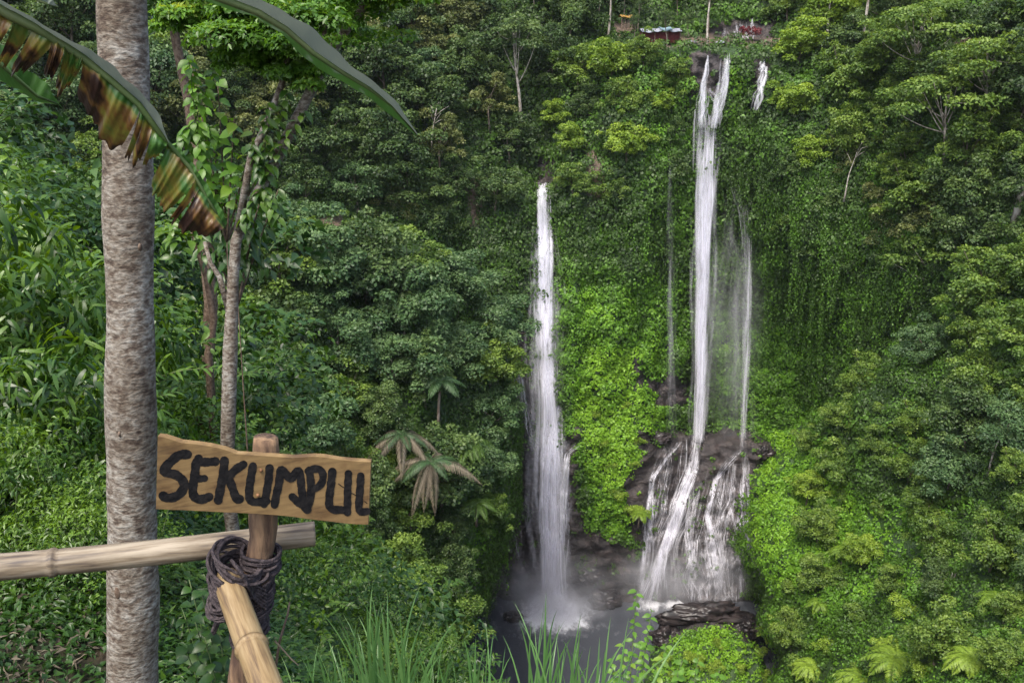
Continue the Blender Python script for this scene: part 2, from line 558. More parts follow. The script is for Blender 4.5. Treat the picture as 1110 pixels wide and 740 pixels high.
def samp(A, px, py):
    fx = np.clip((np.asarray(px, float) - PX[0]) / 3.0, 0, nx - 1.001)
    fy = np.clip((np.asarray(py, float) - PY[0]) / 3.0, 0, ny - 1.001)
    ix = fx.astype(int); iy = fy.astype(int)
    ax = fx - ix; ay = fy - iy
    if A.ndim == 3:
        ax = ax[..., None]; ay = ay[..., None]
    return (A[iy, ix] * (1 - ax) * (1 - ay) + A[iy, ix + 1] * ax * (1 - ay) + A[iy + 1, ix] * (1 - ax) * ay + A[iy + 1, ix + 1] * ax * ay)


# ------------------------------------------------------------------ pool
def pool_mat():
    m, n, l = newmat('pool_water')
    geo = n.new('ShaderNodeNewGeometry')
    nz = n.new('ShaderNodeTexNoise'); nz.inputs['Scale'].default_value = .9; nz.inputs['Detail'].default_value = 10; nz.inputs['Roughness'].default_value = .65
    mp = n.new('ShaderNodeMapping'); mp.inputs['Scale'].default_value = (1, .6, 1)
    l.new(geo.outputs['Position'], mp.inputs[0]); l.new(mp.outputs[0], nz.inputs['Vector'])
    a = n.new('ShaderNodeAttribute'); a.attribute_name = 'foam'
    ad = n.new('ShaderNodeMath'); ad.operation = 'ADD'
    l.new(a.outputs['Fac'], ad.inputs[0]); l.new(nz.outputs['Fac'], ad.inputs[1])
    r = ramp(n, [(.62, (0, 0, 0)), (.8, (.12, .12, .12)), (1.0, (1, 1, 1))])
    l.new(ad.outputs[0], r.inputs[0])
    mx = n.new('ShaderNodeMix'); mx.data_type = 'RGBA'
    l.new(r.outputs[0], mx.inputs[0]); mx.inputs[6].default_value = (.055, .06, .072, 1); mx.inputs[7].default_value = (.75, .76, .8, 1)
    p = n.new('ShaderNodeBsdfPrincipled'); p.inputs['Roughness'].default_value = .18
    l.new(mx.outputs[2], p.inputs['Base Color'])
    b = n.new('ShaderNodeBump'); b.inputs['Strength'].default_value = .6; b.inputs['Distance'].default_value = .25
    l.new(nz.outputs['Fac'], b.inputs['Height']); l.new(b.outputs[0], p.inputs['Normal'])
    o = n.new('ShaderNodeOutputMaterial'); l.new(p.outputs[0], o.inputs[0])
    return m


gx, gy = np.meshgrid(np.arange(-30, 60, .5), np.arange(75, 125, .5))
PL = np.stack([gx, gy, np.full(gx.shape, Z_POOL)], -1)
fb = at(602, 667, 110.2); fr = at(708, 655, 110.8)
fb = fb * (Z_POOL / fb[2]); fr = fr * (Z_POOL / fr[2])
foam = np.zeros(gx.shape)
for c, rx, ry in ((fb, 5.4, 4.2), (fr, 3.0, 2.4), (fr + np.array([4, 0, 0]), 5, 1.6)):
    foam = np.maximum(foam, np.exp(-(((gx - c[0]) / rx) ** 2 + ((gy - c[1]) / ry) ** 2)) * (.74 if c is fb else .5))
PL[..., 2] += .06 * fbm(PL / 1.5, 2, 2)
i_ = np.arange(gx.size).reshape(gx.shape)
FQ = np.stack([i_[:-1, :-1], i_[:-1, 1:], i_[1:, 1:], i_[1:, :-1]], -1).reshape(-1, 4)
tag(link('pool_water', mesh_np('pool_water', PL.reshape(-1, 3), FQ, pool_mat(), smooth=True, extra={'foam': foam.ravel()})), kind='structure')

# ------------------------------------------------------------------ near slope under the viewpoint
def near_z(x, y):
    x = np.asarray(x, float); y = np.asarray(y, float)
    yy = np.maximum(y, .3)
    a = x / yy
    s = np.interp(a, [-.9, -.62, -.5, -.43, -.36, -.28, -.18, -.05, .3, .6], [.02, .07, .14, .24, .38, .55, .72, .86, 1.15, 1.2])
    z = -1.72 - .40 * np.clip(y, -3, 2.2) - s * np.maximum(y - 2.2, 0) - .75 * np.maximum(y - 17, 0)
    P = np.stack([x, y, 0 * x], -1)
    return z + .25 * fbm(P / 2.5, 41, 3) * np.clip((y - 1) / 4, .15, 1)


ax_ = np.concatenate([np.linspace(-1.6, .9, 180)])
ay_ = np.concatenate([np.linspace(-3, 2, 14)[:-1], 2 * (48 / 2) ** np.linspace(0, 1, 120)])
AA, AY = np.meshgrid(ax_, ay_)
NX = AA * np.maximum(AY, 2.0)
NZ = near_z(NX, AY)
NP = np.stack([NX, AY, NZ], -1)
# keep it from poking in front of the terrain far side
i_ = np.arange(NX.size).reshape(NX.shape)
FQ = np.stack([i_[:-1, :-1], i_[:-1, 1:], i_[1:, 1:], i_[1:, :-1]], -1).reshape(-1, 4)
tag(link('ground', mesh_np('ground', NP.reshape(-1, 3), FQ, M['soil'], smooth=True)), kind='structure')

# ------------------------------------------------------------------ far ground cover
BRIGHT = [
    ([(606, 292), (650, 286), (725, 292), (740, 330), (736, 400), (700, 470), (690, 560), (640, 575), (618, 470), (606, 380)], .66),
    ([(624, 372), (690, 372), (690, 430), (706, 470), (690, 530), (650, 530), (628, 470)], .9),
    ([(640, 540), (700, 520), (712, 570), (660, 590)], .8),
    ([(735, 205), (760, 200), (760, 300), (735, 300)], .6),
    ([(780, 95), (800, 72), (818, 82), (815, 110), (800, 150), (785, 150)], .86),
    ([(695, 90), (750, 95), (750, 160), (700, 150)], .55),
    ([(770, 330), (900, 350), (895, 450), (845, 490), (770, 465)], .62),
    ([(800, 500), (850, 470), (905, 480), (930, 560), (900, 640), (840, 640), (806, 580)], .8),
    ([(900, 540), (1040, 540), (1040, 640), (900, 660)], .6),
    ([(690, 740), (702, 706), (722, 690), (745, 678), (772, 672), (800, 680), (822, 700), (836, 740)], .84),
    ([(500, 560), (540, 570), (520, 680), (490, 740), (470, 740)], .62),
    ([(700, 55), (760, 62), (750, 120), (640, 130), (620, 90)], .5),
]


def cover_tint(px, py):
    t = np.full(np.shape(px), .3) + .08 * (sstep(600, 900, px))
    t = t + .10 * sstep(500, 740, py)
    w = 14 * fbm(np.stack([px / 30, py / 30, 0 * px], -1), 51, 3)
    for p, v in BRIGHT:
        k = sstep(-10, 10, sdist(p, px + w, py + w * .7))
        t = t * (1 - k) + np.maximum(t, v) * k
    t = t + .11 * fbm(np.stack([px / 22, py / 17, 0 * px], -1), 57, 3)
    return t


def cushions(n, x0, x1, y0, y1, g, leaf_n=13, skip=None, big_r=None):
    px = g.uniform(x0, x1, n); py = g.uniform(y0, y1, n)
    rk = np.clip(samp(RK, px, py) + samp(ER, px, py), 0, 1)
    keep = g.random(n) > rk * (.985 if not big_r else 1.0)
    P = samp(PT, px, py)
    keep &= P[:, 2] > Z_POOL + .8
    if big_r: keep &= (cover_tint(px, py) < .6) | (g.random(n) < .25)
    if skip is not None: keep &= ~skip(px, py)
    px, py, P = px[keep], py[keep], P[keep]
    N = norm(samp(PN, px, py))
    n = len(px)
    dist = P[:, 1]
    br = cover_tint(px, py)
    big = g.random(n) ** 2.5
    rad = dist * .0042 * (.8 + 2.0 * big)
    rad = np.where(br > .6, rad * .62, rad)
    up = np.array([0, 0, 1.0])
    if big_r:
        rad = dist * .0105 * g.uniform(big_r, 1.25, n) * np.where(br > .62, .8, 1.0)
    c = P + N * (rad * (.4 if not big_r else .25))[:, None]
    m = leaf_n
    d = rdir(n * m, g).reshape(n, m, 3)
    ax = norm(N * .7 + up * .55)
    dotp = np.sum(d * ax[:, None], -1, keepdims=True)
    d = np.where(dotp < -.15, -d, d)
    Q = c[:, None] + d * (rad[:, None] * (g.uniform(.55, 1.1, (n, m)) if not big_r else g.uniform(.82, 1.08, (n, m))))[..., None] * np.array([1.05, 1.05, .85])
    LN = norm(d * .75 + ax[:, None] * .55 + rdir(n * m, g).reshape(n, m, 3) * .45)
    LD = np.cross(LN, rdir(n * m, g).reshape(n, m, 3))
    LD = LD + np.array([0, 0, -.35])
    sz = (dist[:, None] * (.0032 if not big_r else .0028) * np.where(br > .6, .85, 1.0)[:, None] * g.uniform(.5, 1.5, (n, m)))
    t = br[:, None] + g.normal(0, .07, (n, 1)) + g.normal(0, .07, (n, m))
    return leaves(Q.reshape(-1, 3), LD.reshape(-1, 3), LN.reshape(-1, 3), sz.ravel(), sz.ravel() * .75, LEAF_D, t.ravel()), br


g = np.random.default_rng(5)
NC = 58000
(V, Fq, t), _ = cushions(NC, -60, 1170, -60, 790, g)
for x0_, x1_, y0_, y1_, n_c in ((600, 940, 280, 700, 12000),):
    (V3, F3, t3), _ = cushions(n_c, x0_, x1_, y0_, y1_, g)
    Fq = np.concatenate([Fq, F3 + len(V)]); V = np.concatenate([V, V3]); t = np.concatenate([t, t3])
(V2, F2, t2), _ = cushions(5200, -60, 1170, -60, 790, g, 120, None, .55)
Fq = np.concatenate([Fq, F2 + len(V)]); V = np.concatenate([V, V2]); t = np.concatenate([t, t2])
# split the plants: lime creeper mats and darker undergrowth
ft = t[Fq[:, 0]]
bright = ft > .55


def sub(V, Fq, t, mask):
    f = Fq[mask]
    u, inv = np.unique(f, return_inverse=True)
    return V[u], inv.reshape(f.shape), t[u]


for nm, mk in (('undergrowth', ~bright), ('creeper_cover', bright)):
    v_, f_, t_ = sub(V, Fq, t, mk)
    tag(link(nm, mesh_np(nm, v_, f_, M['cover'], t_)), kind='stuff')

# hanging vines: strings of leaves down the steep faces
def hang(polys, n, g, lo, hi, tint, name, mat):
    MBX = []
    off = 0
    VV, FF, TT = [], [], []
    for poly in polys:
        p = np.asarray(poly)
        px = g.uniform(p[:, 0].min(), p[:, 0].max(), n * 3); py = g.uniform(p[:, 1].min(), p[:, 1].max(), n * 3)
        k = inside(poly, px, py)
        px, py = px[k][:n], py[k][:n]
        P = samp(PT, px, py); N = norm(samp(PN, px, py))
        L = g.uniform(lo, hi, len(px)) * (.45 + .8 * sstep(-.3, .5, fbm(np.stack([px / 14, py / 40, 0 * px], -1), 90, 2)))
        tz = .10 * fbm(np.stack([px / 18, py / 30, 0 * px], -1), 92, 2)
        for q in range(len(px)):
            m = int(L[q] / .17)
            s_ = np.arange(m) * .17
            out = .5 + .7 * g.random()
            pts = P[q] + N[q] * np.array([1, 1, 0]) * out - np.array([0, 0, 1]) * s_[:, None] + g.normal(0, .1, (m, 3))
            LN = norm(N[q] + np.array([0, 0, .4]) + g.normal(0, .45, (m, 3)))
            LD = np.array([0, 0, -1.0]) + g.normal(0, .45, (m, 3))
            sz = g.uniform(.2, .38, m)
            v, f, t = leaves(pts, LD, LN, sz, sz * .6, LEAF_D, tint + tz[q] + g.normal(0, .05) + g.normal(0, .08, m))
            VV.append(v); FF.append(f + off); TT.append(t); off += len(v)
    tag(link(name, mesh_np(name, np.concatenate(VV), np.concatenate(FF), mat, np.concatenate(TT))), kind='stuff')


hang([[(605, 225), (740, 225), (740, 300), (605, 300)], [(640, 110), (745, 110), (745, 200), (640, 200)]], 420, g, 2, 6, .46, 'hanging_vines', M['cover'])
hang([[(830, 190), (1010, 200), (1000, 330), (900, 400), (840, 330)], [(860, 150), (1000, 160), (1000, 260), (860, 240)]], 760, g, 3, 10, .40, 'trailing_creepers', M['cover'])
hang([[(450, 180), (560, 190), (560, 290), (460, 270)],
      [(700, 60), (748, 66), (745, 110), (700, 110)], [(780, 110), (880, 120), (880, 200), (790, 190)], [(1000, 160), (1120, 150), (1110, 280), (1010, 300)],
      [(535, 430), (558, 430), (552, 560), (530, 620), (512, 640)]], 380, g, 2, 8, .3, 'cliff_creepers', M['cover'])

# ------------------------------------------------------------------ trees: one of each kind, then copies
UP = np.array([0, 0, 1.0])


def lobed_crown(g, W_, H_, z0, nl, per, lsz, flat=1.0, inner=.15, droop=.2, ragged=.85, lobe=.34, shape=LEAF_D, aspect=.7, bottom=-.35):
    """leaf clumps over a crown: centre height z0, half width W_, half height H_"""
    Vs, Fs, Ts = [], [], []
    off = 0
    d = rdir(nl * 3, g)
    d = d[d[:, 2] > bottom][:nl]
    cen = d * np.array([W_, W_, H_]) * g.uniform(.5, 1.0, (len(d), 1)) * (1 + ragged * (g.random((len(d), 1)) - .5))
    rad = W_ * lobe * g.uniform(.5, 1.4, len(d))
    for k in range(len(d)):
        m = int(per * (rad[k] / (W_ * lobe)) ** 2)
        e = rdir(m, g)
        e[:, 2] = np.where(e[:, 2] < -.35, -e[:, 2], e[:, 2])
        r = rad[k] * g.uniform(.55, 1.08, m) ** .6
        Q = cen[k] + e * r[:, None] * np.array([1, 1, flat])
        # drop what lies deep inside a neighbour
        q = np.linalg.norm((Q[:, None] - cen[None]) / (rad[None, :, None] * np.array([1, 1, flat])), axis=-1)
        q[:, k] = 9
        keep = (q.min(1) > .7) | (g.random(m) < inner)
        Q, e = Q[keep], e[keep]
        m = len(Q)
        LN = norm(e * .7 + UP * .5 + g.normal(0, .42, (m, 3)))
        LD = np.cross(LN, rdir(m, g)) + norm(e) * .4 - UP * droop
        sz = lsz * g.uniform(.6, 1.3, m)
        t = .5 + g.normal(0, .12) + g.normal(0, .11, m) + .22 * (e[:, 2] > .55)   # light from above put into the tint: paler top on each clump
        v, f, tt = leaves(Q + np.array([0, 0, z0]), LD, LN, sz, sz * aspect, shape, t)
        Vs.append(v); Fs.append(f + off); Ts.append(tt); off += len(v)
    return np.concatenate(Vs), np.concatenate(Fs), np.concatenate(Ts), cen + np.array([0, 0, z0])


def make_trunk(g, h, r, cen, nlimb=7, lean=.06):
    b = MB()
    k = np.linspace(0, 1, 9)
    path = np.stack([lean * h * k ** 2 * g.uniform(-1, 1) + .03 * h * np.sin(k * 5), lean * h * k ** 2 * g.uniform(-1, 1), -1.2 + k * (h + 1.2)], -1)
    b.tube(path, r * (1 - .62 * k) * (1 + .5 * np.exp(-k * 14)), 8)
    order = g.permutation(len(cen))[:nlimb]
    for i in order:
        s = g.uniform(.55, .98)
        p0 = np.array([np.interp(s, k, path[:, a]) for a in range(3)])
        p3 = cen[i]
        mid = (p0 + p3) / 2 + UP * -.06 * h
        q = np.linspace(0, 1, 6)[:, None]
        b.tube((1 - q) ** 2 * p0 + 2 * q * (1 - q) * mid + q ** 2 * p3, np.linspace(r * .38, r * .1, 6), 5)
    return b


SPEC = {}


def species(key, name, mat, trunk_mat, variants, h, **kw):
    SPEC[key] = []
    for v in range(variants):
        g = np.random.default_rng(hash_(key) + v)
        p = dict(kw)
        hh = h * g.uniform(.9, 1.1)
        tr = p.pop('trunk_r', .2)
        nlimb = p.pop('nlimb', 7)
        V, Fq, t, cen = lobed_crown(g, z0=hh, **p)
        cm = mesh_np(name + '_crown', V, Fq, M[mat], t)
        tm_ = make_trunk(g, hh, tr, cen, nlimb).mesh(name + '_trunk', M[trunk_mat], True)
        SPEC[key].append((name, cm, tm_))


def hash_(s):
    return sum(ord(c) * (i + 7) for i, c in enumerate(s))


species('dark', 'broadleaf_tree', 'dark_leaf', 'trunk', 3, 4.6, W_=3.6, H_=3.6, nl=66, per=165, lsz=.31, flat=.75, bottom=-.75, lobe=.25)
species('blue', 'broadleaf_tree', 'blue_leaf', 'trunk', 3, 4.0, W_=3.9, H_=3.1, nl=66, per=165, lsz=.31, flat=.65, bottom=-.75, lobe=.25)
species('mid', 'broadleaf_tree', 'mid_leaf', 'trunk', 3, 4.0, W_=3.4, H_=3.3, nl=66, per=165, lsz=.31, flat=.75, bottom=-.75, lobe=.25)
species('light', 'broadleaf_tree', 'light_leaf', 'trunk', 3, 3.6, W_=3.2, H_=2.8, nl=66, per=165, lsz=.31, flat=.7, bottom=-.75, lobe=.25)
species('olive', 'broadleaf_tree', 'olive_leaf', 'trunk', 2, 5.0, W_=3.3, H_=3.4, nl=44, per=150, lsz=.30, flat=.7, lobe=.26, bottom=-.7)
species('layer', 'umbrella_tree', 'mid_leaf', 'pale_trunk', 3, 7.5, W_=4.6, H_=1.9, nl=30, per=150, lsz=.34, flat=.34, lobe=.3, droop=.05, nlimb=14, bottom=-.7)
species('tall', 'tall_forest_tree', 'dark_leaf', 'pale_trunk', 2, 14.0, W_=3.6, H_=3.2, nl=26, per=150, lsz=.36, flat=.6, lobe=.28, trunk_r=.28, nlimb=10, bottom=-.6)
species('feather', 'feathery_tree', 'dark_leaf', 'trunk', 2, 8.5, W_=2.4, H_=4.6, nl=40, per=110, lsz=.36, flat=.8, lobe=.3, aspect=.35, droop=.5)
species('shrub', 'shrub', 'mid_leaf', 'trunk', 3, 1.2, W_=1.9, H_=1.4, nl=16, per=150, lsz=.32, flat=.8, trunk_r=.06, nlimb=5, lobe=.4)
species('lshrub', 'shrub', 'light_leaf', 'trunk', 2, 1.2, W_=2.0, H_=1.4, nl=16, per=150, lsz=.32, flat=.8, trunk_r=.06, nlimb=5, lobe=.4)

COL = {'dark': 'dark green rounded', 'blue': 'blue green spreading', 'mid': 'mid green bushy', 'light': 'bright light green', 'olive': 'dull olive sparse',
       'layer': 'flat topped layered', 'tall': 'tall bare stemmed', 'feather': 'dark feathery upright', 'shrub': 'low mid green', 'lshrub': 'low bright green'}
placed = []
NTREE = 0


def put_tree(key, px, py, scale, label, group, dz=0.0, yoff=0.0, g=rng, P=None):
    global NTREE
    name, cm, tm_ = SPEC[key][int(g.integers(len(SPEC[key])))]
    if P is None:
        P = samp(PT, np.array([px]), np.array([py]))[0]
    root = thing(name, label, 'shrub' if 'shrub' in key else 'tree', tuple(P + np.array([0, yoff, dz])), group)
    root.rotation_euler = (g.normal(0, .05), g.normal(0, .05), g.uniform(0, 6.28))
    s = scale
    root.scale = (s * g.uniform(.9, 1.1), s * g.uniform(.9, 1.1), s * g.uniform(.9, 1.12))
    link('crown', cm, root)
    link('stem' if 'shrub' in key else 'trunk', tm_, root)
    NTREE += 1
    return root


def zone(poly, spacing, mix, size, where, g, avoid=(), maxn=99):
    """scatter trees whose crowns stand in this stretch of slope"""
    p = np.asarray(poly, float)
    x0, x1, y0, y1 = p[:, 0].min(), p[:, 0].max(), p[:, 1].min(), p[:, 1].max()
    pts = []
    keys = list(mix)
    w = np.array([mix[k] for k in keys], float); w /= w.sum()
    for _ in range(4000):
        x, y = g.uniform(x0, x1), g.uniform(y0, y1)
        if not inside(poly, np.array([x]), np.array([y]))[0]: continue
        if any(inside(a, np.array([x]), np.array([y]))[0] for a in avoid): continue
        if any((x - a) ** 2 + ((y - b) * 1.15) ** 2 < spacing ** 2 for a, b in pts): continue
        if any((x - a) ** 2 + (y - b) ** 2 < (spacing * .7) ** 2 for a, b in placed): continue
        pts.append((x, y))
        if len(pts) >= maxn: break
    for x, y in pts:
        k = keys[g.choice(len(keys), p=w)]
        s = 1.1 * size * g.uniform(.7, 1.35)
        h = {'tall': 14, 'layer': 7.5, 'feather': 8.5, 'dark': 4.6, 'olive': 5, 'mid': 4, 'light': 3.6, 'blue': 4, 'shrub': 1.2, 'lshrub': 1.2}[k] * s
        Y = samp(YY, np.array([x]), np.array([y]))[0]
        yb = y + .8 * h * F / Y            # root below the crown
        P = samp(PT, np.array([x]), np.array([yb]))[0]
        if abs(P[1] - Y) > 6:              # the foot would land on another face: root it on this one
            P = samp(PT, np.array([x]), np.array([y]))[0] + np.array([0, .8, -.8 * h])
        kind = 'shrub' if 'shrub' in k else 'tree'
        put_tree(k, x, yb, s, f'{COL[k]} {kind} {where}', f'{COL[k]} {kind}s {where}', g=g, P=P)
        placed.append((x, y))


FALL_L = [(558, 190), (618, 190), (625, 700), (550, 700)]
FALL_R = [(690, 440), (720, 300), (735, 55), (850, 55), (832, 130), (830, 470), (840, 500), (810, 660), (690, 680)]
HUT = [(655, 15), (770, 20), (850, 15), (850, 60), (655, 58)]
PALMS = [(410, 425), (500, 410), (510, 500), (415, 500)]
AV = (FALL_L, FALL_R, HUT, PALMS)
g = np.random.default_rng(21)
# single trees worth naming on their own
for px, py, k, s, lab in ((562, 150, 'tall', .95, 'tall tree with long pale bare trunk above the left waterfall'),
                          (1094, 225, 'tall', 1.0, 'tall tree with pale trunk standing near the right edge of the cliff'),
                          (928, 62, 'tall', .8, 'pale forked trunk tree on the cliff top right of the waterfalls'),
                          (894, 52, 'tall', .75, 'thin pale straight tree on the cliff top just right of the upper cascade'),
                          (658, 40, 'tall', .7, 'thin straight tree behind the huts at the top of the frame'),
                          (765, 48, 'tall', .62, 'thin tree between the huts and the upper cascade')):
    P = samp(PT, np.array([px]), np.array([py]))[0]
    put_tree(k, px, py, s, lab, None, g=g, P=P + np.array([0, -1.5, 0]))
    placed.append((px, py - 60))
zone([(640, -10), (760, -20), (770, 25), (650, 20)], 30, {'feather': 3, 'dark': 1}, .62, 'behind the huts above the falls', g)
zone([(770, -60), (1000, -60), (1000, 40), (850, 30), (770, 15)], 42, {'dark': 3, 'mid': 2, 'light': 1, 'feather': 1}, .95, 'on the plateau above the right waterfall', g, (HUT,))
zone([(985, -50), (1130, -50), (1130, 120), (985, 120)], 46, {'layer': 1.6, 'dark': 2, 'mid': 2}, .9, 'in the top right corner of the gorge', g)
zone([(180, -60), (420, -60), (420, 90), (180, 90)], 46, {'dark': 3, 'mid': 1, 'olive': 1, 'layer': .6}, 1.0, 'high on the left side behind the slender trunk', g)
zone([(400, -60), (640, -60), (640, 70), (400, 90)], 44, {'dark': 3, 'blue': 1, 'olive': 1, 'mid': .7}, 1.0, 'on the high slope above the left waterfall', g)
zone([(180, 90), (400, 90), (400, 230), (180, 210)], 46, {'dark': 3, 'olive': .6, 'blue': 1}, .95, 'on the left cliff behind the slender trunk', g)
zone([(400, 80), (560, 75), (555, 190), (500, 250), (400, 240)], 40, {'dark': 3, 'olive': 1.4, 'blue': .5}, .85, 'on the dark cliff left of the left waterfall', g, AV)
zone([(600, 60), (740, 62), (735, 200), (610, 220)], 36, {'mid': 2, 'light': 1.5, 'dark': 1}, .66, 'on the shoulder between the two waterfalls', g, AV)
zone([(-40, -40), (200, -40), (200, 190), (-40, 190)], 50, {'dark': 2, 'blue': 2, 'mid': 1}, .85, 'on the far slope behind the big trunk', g)
zone([(230, 240), (450, 265), (560, 330), (560, 400), (230, 400)], 46, {'blue': 5, 'dark': 1, 'mid': 1}, .82, 'on the ridge left of the left waterfall', g, AV)
zone([(230, 400), (560, 400), (548, 520), (380, 500), (230, 470)], 48, {'dark': 2, 'mid': 2, 'blue': 2}, .7, 'on the lower ridge beside the dead fern fronds', g, AV)
zone([(380, 500), (545, 520), (525, 640), (480, 700), (400, 640)], 48, {'mid': 3, 'dark': 1.5, 'light': .5}, .62, 'on the steep slope behind the painted sign', g, AV)
zone([(150, 400), (400, 520), (440, 660), (300, 640), (180, 560)], 60, {'mid': 2, 'dark': 1, 'blue': 1}, .52, 'on the slope below the painted sign', g, maxn=14)
zone([(845, 40), (985, 40), (985, 180), (870, 180), (835, 120)], 40, {'mid': 2, 'light': 2, 'dark': 1}, .82, 'on the right cliff top beside the waterfall', g, AV)
zone([(860, 170), (1000, 180), (1000, 300), (900, 290), (840, 230)], 40, {'dark': 2, 'olive': 1.5, 'mid': 1}, .72, 'overhanging the right cliff', g, AV)
zone([(985, 120), (1130, 120), (1130, 290), (1000, 330)], 46, {'dark': 2, 'layer': 1, 'mid': 2}, .75, 'on the cliff at the right edge', g)
zone([(960, 350), (1130, 300), (1130, 480), (1030, 520), (940, 430)], 50, {'dark': 1, 'blue': 1.6, 'mid': 2}, .7, 'on the right hand spur', g)
zone([(870, 470), (960, 420), (1030, 520), (1000, 640), (860, 620)], 42, {'light': 2, 'mid': 2, 'shrub': 1}, .48, 'on the bright slope right of the waterfall foot', g, AV, 26)
zone([(1000, 540), (1130, 480), (1130, 720), (1000, 700)], 60, {'dark': 2, 'mid': 2}, .52, 'in the lower right corner of the gorge', g)
zone([(850, 620), (1000, 640), (1000, 730), (860, 730)], 42, {'mid': 1, 'shrub': 2, 'lshrub': 1}, .5, 'above the tree ferns at the lower right', g)
zone([(640, 440), (700, 440), (710, 580), (640, 570)], 22, {'lshrub': 1}, .5, 'on the lime creeper bank between the waterfalls', g, maxn=8)
zone([(715, 690), (820, 695), (830, 735), (710, 735)], 26, {'lshrub': 1}, .42, 'on the mound before the pool', g, maxn=8)
print('trees', NTREE)

# ------------------------------------------------------------------ falling water
def water_mat(name, dens, sx=1.7, sz=.17, lo=.30, hi=.62):
    m, n, l = newmat(name)
    geo = n.new('ShaderNodeNewGeometry')
    mp = n.new('ShaderNodeMapping'); mp.inputs['Scale'].default_value = (sx, sx, sz)
    l.new(geo.outputs['Position'], mp.inputs[0])
    nz = n.new('ShaderNodeTexNoise'); nz.inputs['Scale'].default_value = 1; nz.inputs['Detail'].default_value = 6; nz.inputs['Roughness'].default_value = .6
    l.new(mp.outputs[0], nz.inputs['Vector'])
    mr = n.new('ShaderNodeMapRange'); mr.interpolation_type = 'SMOOTHSTEP'
    mr.inputs['From Min'].default_value = lo; mr.inputs['From Max'].default_value = hi
    l.new(nz.outputs['Fac'], mr.inputs['Value'])
    a = n.new('ShaderNodeAttribute'); a.attribute_name = 'tint'
    mu = n.new('ShaderNodeMath'); mu.operation = 'MULTIPLY'; l.new(mr.outputs[0], mu.inputs[0]); l.new(a.outputs['Fac'], mu.inputs[1])
    mu2 = n.new('ShaderNodeMath'); mu2.operation = 'MULTIPLY'; mu2.use_clamp = True; l.new(mu.outputs[0], mu2.inputs[0]); mu2.inputs[1].default_value = dens
    d = n.new('ShaderNodeBsdfDiffuse'); d.inputs[0].default_value = (.88, .88, .95, 1)
    tr = n.new('ShaderNodeBsdfTranslucent'); tr.inputs[0].default_value = (.88, .88, .95, 1)
    mx = n.new('ShaderNodeMixShader'); mx.inputs[0].default_value = .45
    l.new(d.outputs[0], mx.inputs[1]); l.new(tr.outputs[0], mx.inputs[2])
    tp = n.new('ShaderNodeBsdfTransparent')
    m2 = n.new('ShaderNodeMixShader')
    l.new(mu2.outputs[0], m2.inputs[0]); l.new(tp.outputs[0], m2.inputs[1]); l.new(mx.outputs[0], m2.inputs[2])
    o = n.new('ShaderNodeOutputMaterial'); l.new(m2.outputs[0], o.inputs[0])
    return m


M['water'] = water_mat('falling_water', .95)
M['veil'] = water_mat('thin_falling_water', .42, 2.0, .1, .38, .7)


def strands(b, path, n, g, wid=(.12, .5), hug=False, dens=1.0, seg=1.0, cover=.55, front=.5, depth=.8):
    """path: (px, py, half width m). Ribbons of water running down it."""
    p = np.asarray(path, float)
    K = 60
    s = np.linspace(0, 1, K)
    L = np.concatenate([[0], np.cumsum(np.hypot(np.diff(p[:, 0]), np.diff(p[:, 1])))]); L /= L[-1]
    px = np.interp(s, L, p[:, 0]); py = np.interp(s, L, p[:, 1]); hw = np.interp(s, L, p[:, 2])
    loc = np.min([samp(YY, px + dx, py + dy) for dx in (-9, -4, 0, 4, 9) for dy in (-5, 0, 5)], 0)
    Y = np.minimum.accumulate(loc - front)
    if hug: Y = np.convolve(np.pad(loc - front, 2, mode='edge'), np.ones(5) / 5, 'valid')
    thr = g.uniform(-.8, .8, 6); ths = g.uniform(0, 99, 6); thd = g.uniform(.45, 1.15, 6)
    for q in range(n):
        tk = int(g.integers(6))
        ln = g.uniform(.25, cover + .45) * seg
        s0 = g.uniform(-.1, 1 - ln * .5); s1 = min(1, s0 + ln); s0 = max(abs(g.normal(0, .012)), s0)
        if s1 - s0 < .05: continue
        k = max(6, int((s1 - s0) * 40))
        ss = np.linspace(s0, s1, k)
        cx = np.interp(ss, s, px); cy = np.interp(ss, s, py); h = np.interp(ss, s, hw)
        Yc = np.interp(ss, s, Y) + g.uniform(-depth, depth * .3)
        ph = g.uniform(0, 99)
        c = at(cx, cy, Yc)
        oo = thr[tk] * .7 + .45 * fbm(np.stack([ss * 4 + ths[tk], ss * 0, ss * 0], -1), 13, 2) + g.normal(0, .34)
        c[:, 0] += oo * h + .1 * h * fbm(np.stack([ss * 5 + ph, ss * 0 + ph, ss * 0], -1), 3, 2)
        if hug:
            yy_ = samp(YY, 555 + c[:, 0] / (c[:, 1]) * F * (CP + (370 - cy) / F * SP), cy) - .22
            c = at(555 + c[:, 0] / c[:, 1] * F * (CP + (370 - cy) / F * SP), cy, yy_)
        w = g.uniform(*wid) * (.6 + .4 * np.sin(np.linspace(0, math.pi, k)))
        yaw = g.normal(0, .35)
        side = np.array([math.cos(yaw), math.sin(yaw), 0])
        A = c - side * w[:, None] * .5; B_ = c + side * w[:, None] * .5
        Mi = c + np.array([0, -.12, 0]) * w[:, None]
        V = np.stack([A, Mi, B_], 1).reshape(-1, 3)
        al = np.sin(np.linspace(0.0, math.pi, k)) ** .5 * dens * thd[tk] * g.uniform(.5, 1.1)
        if s0 < .02: al[:3] = al[3]
        t = np.stack([al * .0, al, al * .0], 1).reshape(-1)
        i = np.arange(k - 1) * 3
        f = np.concatenate([np.stack([i, i + 1, i + 4, i + 3], -1), np.stack([i + 1, i + 2, i + 5, i + 4], -1)])
        b.add(V, f, t)


g = np.random.default_rng(77)


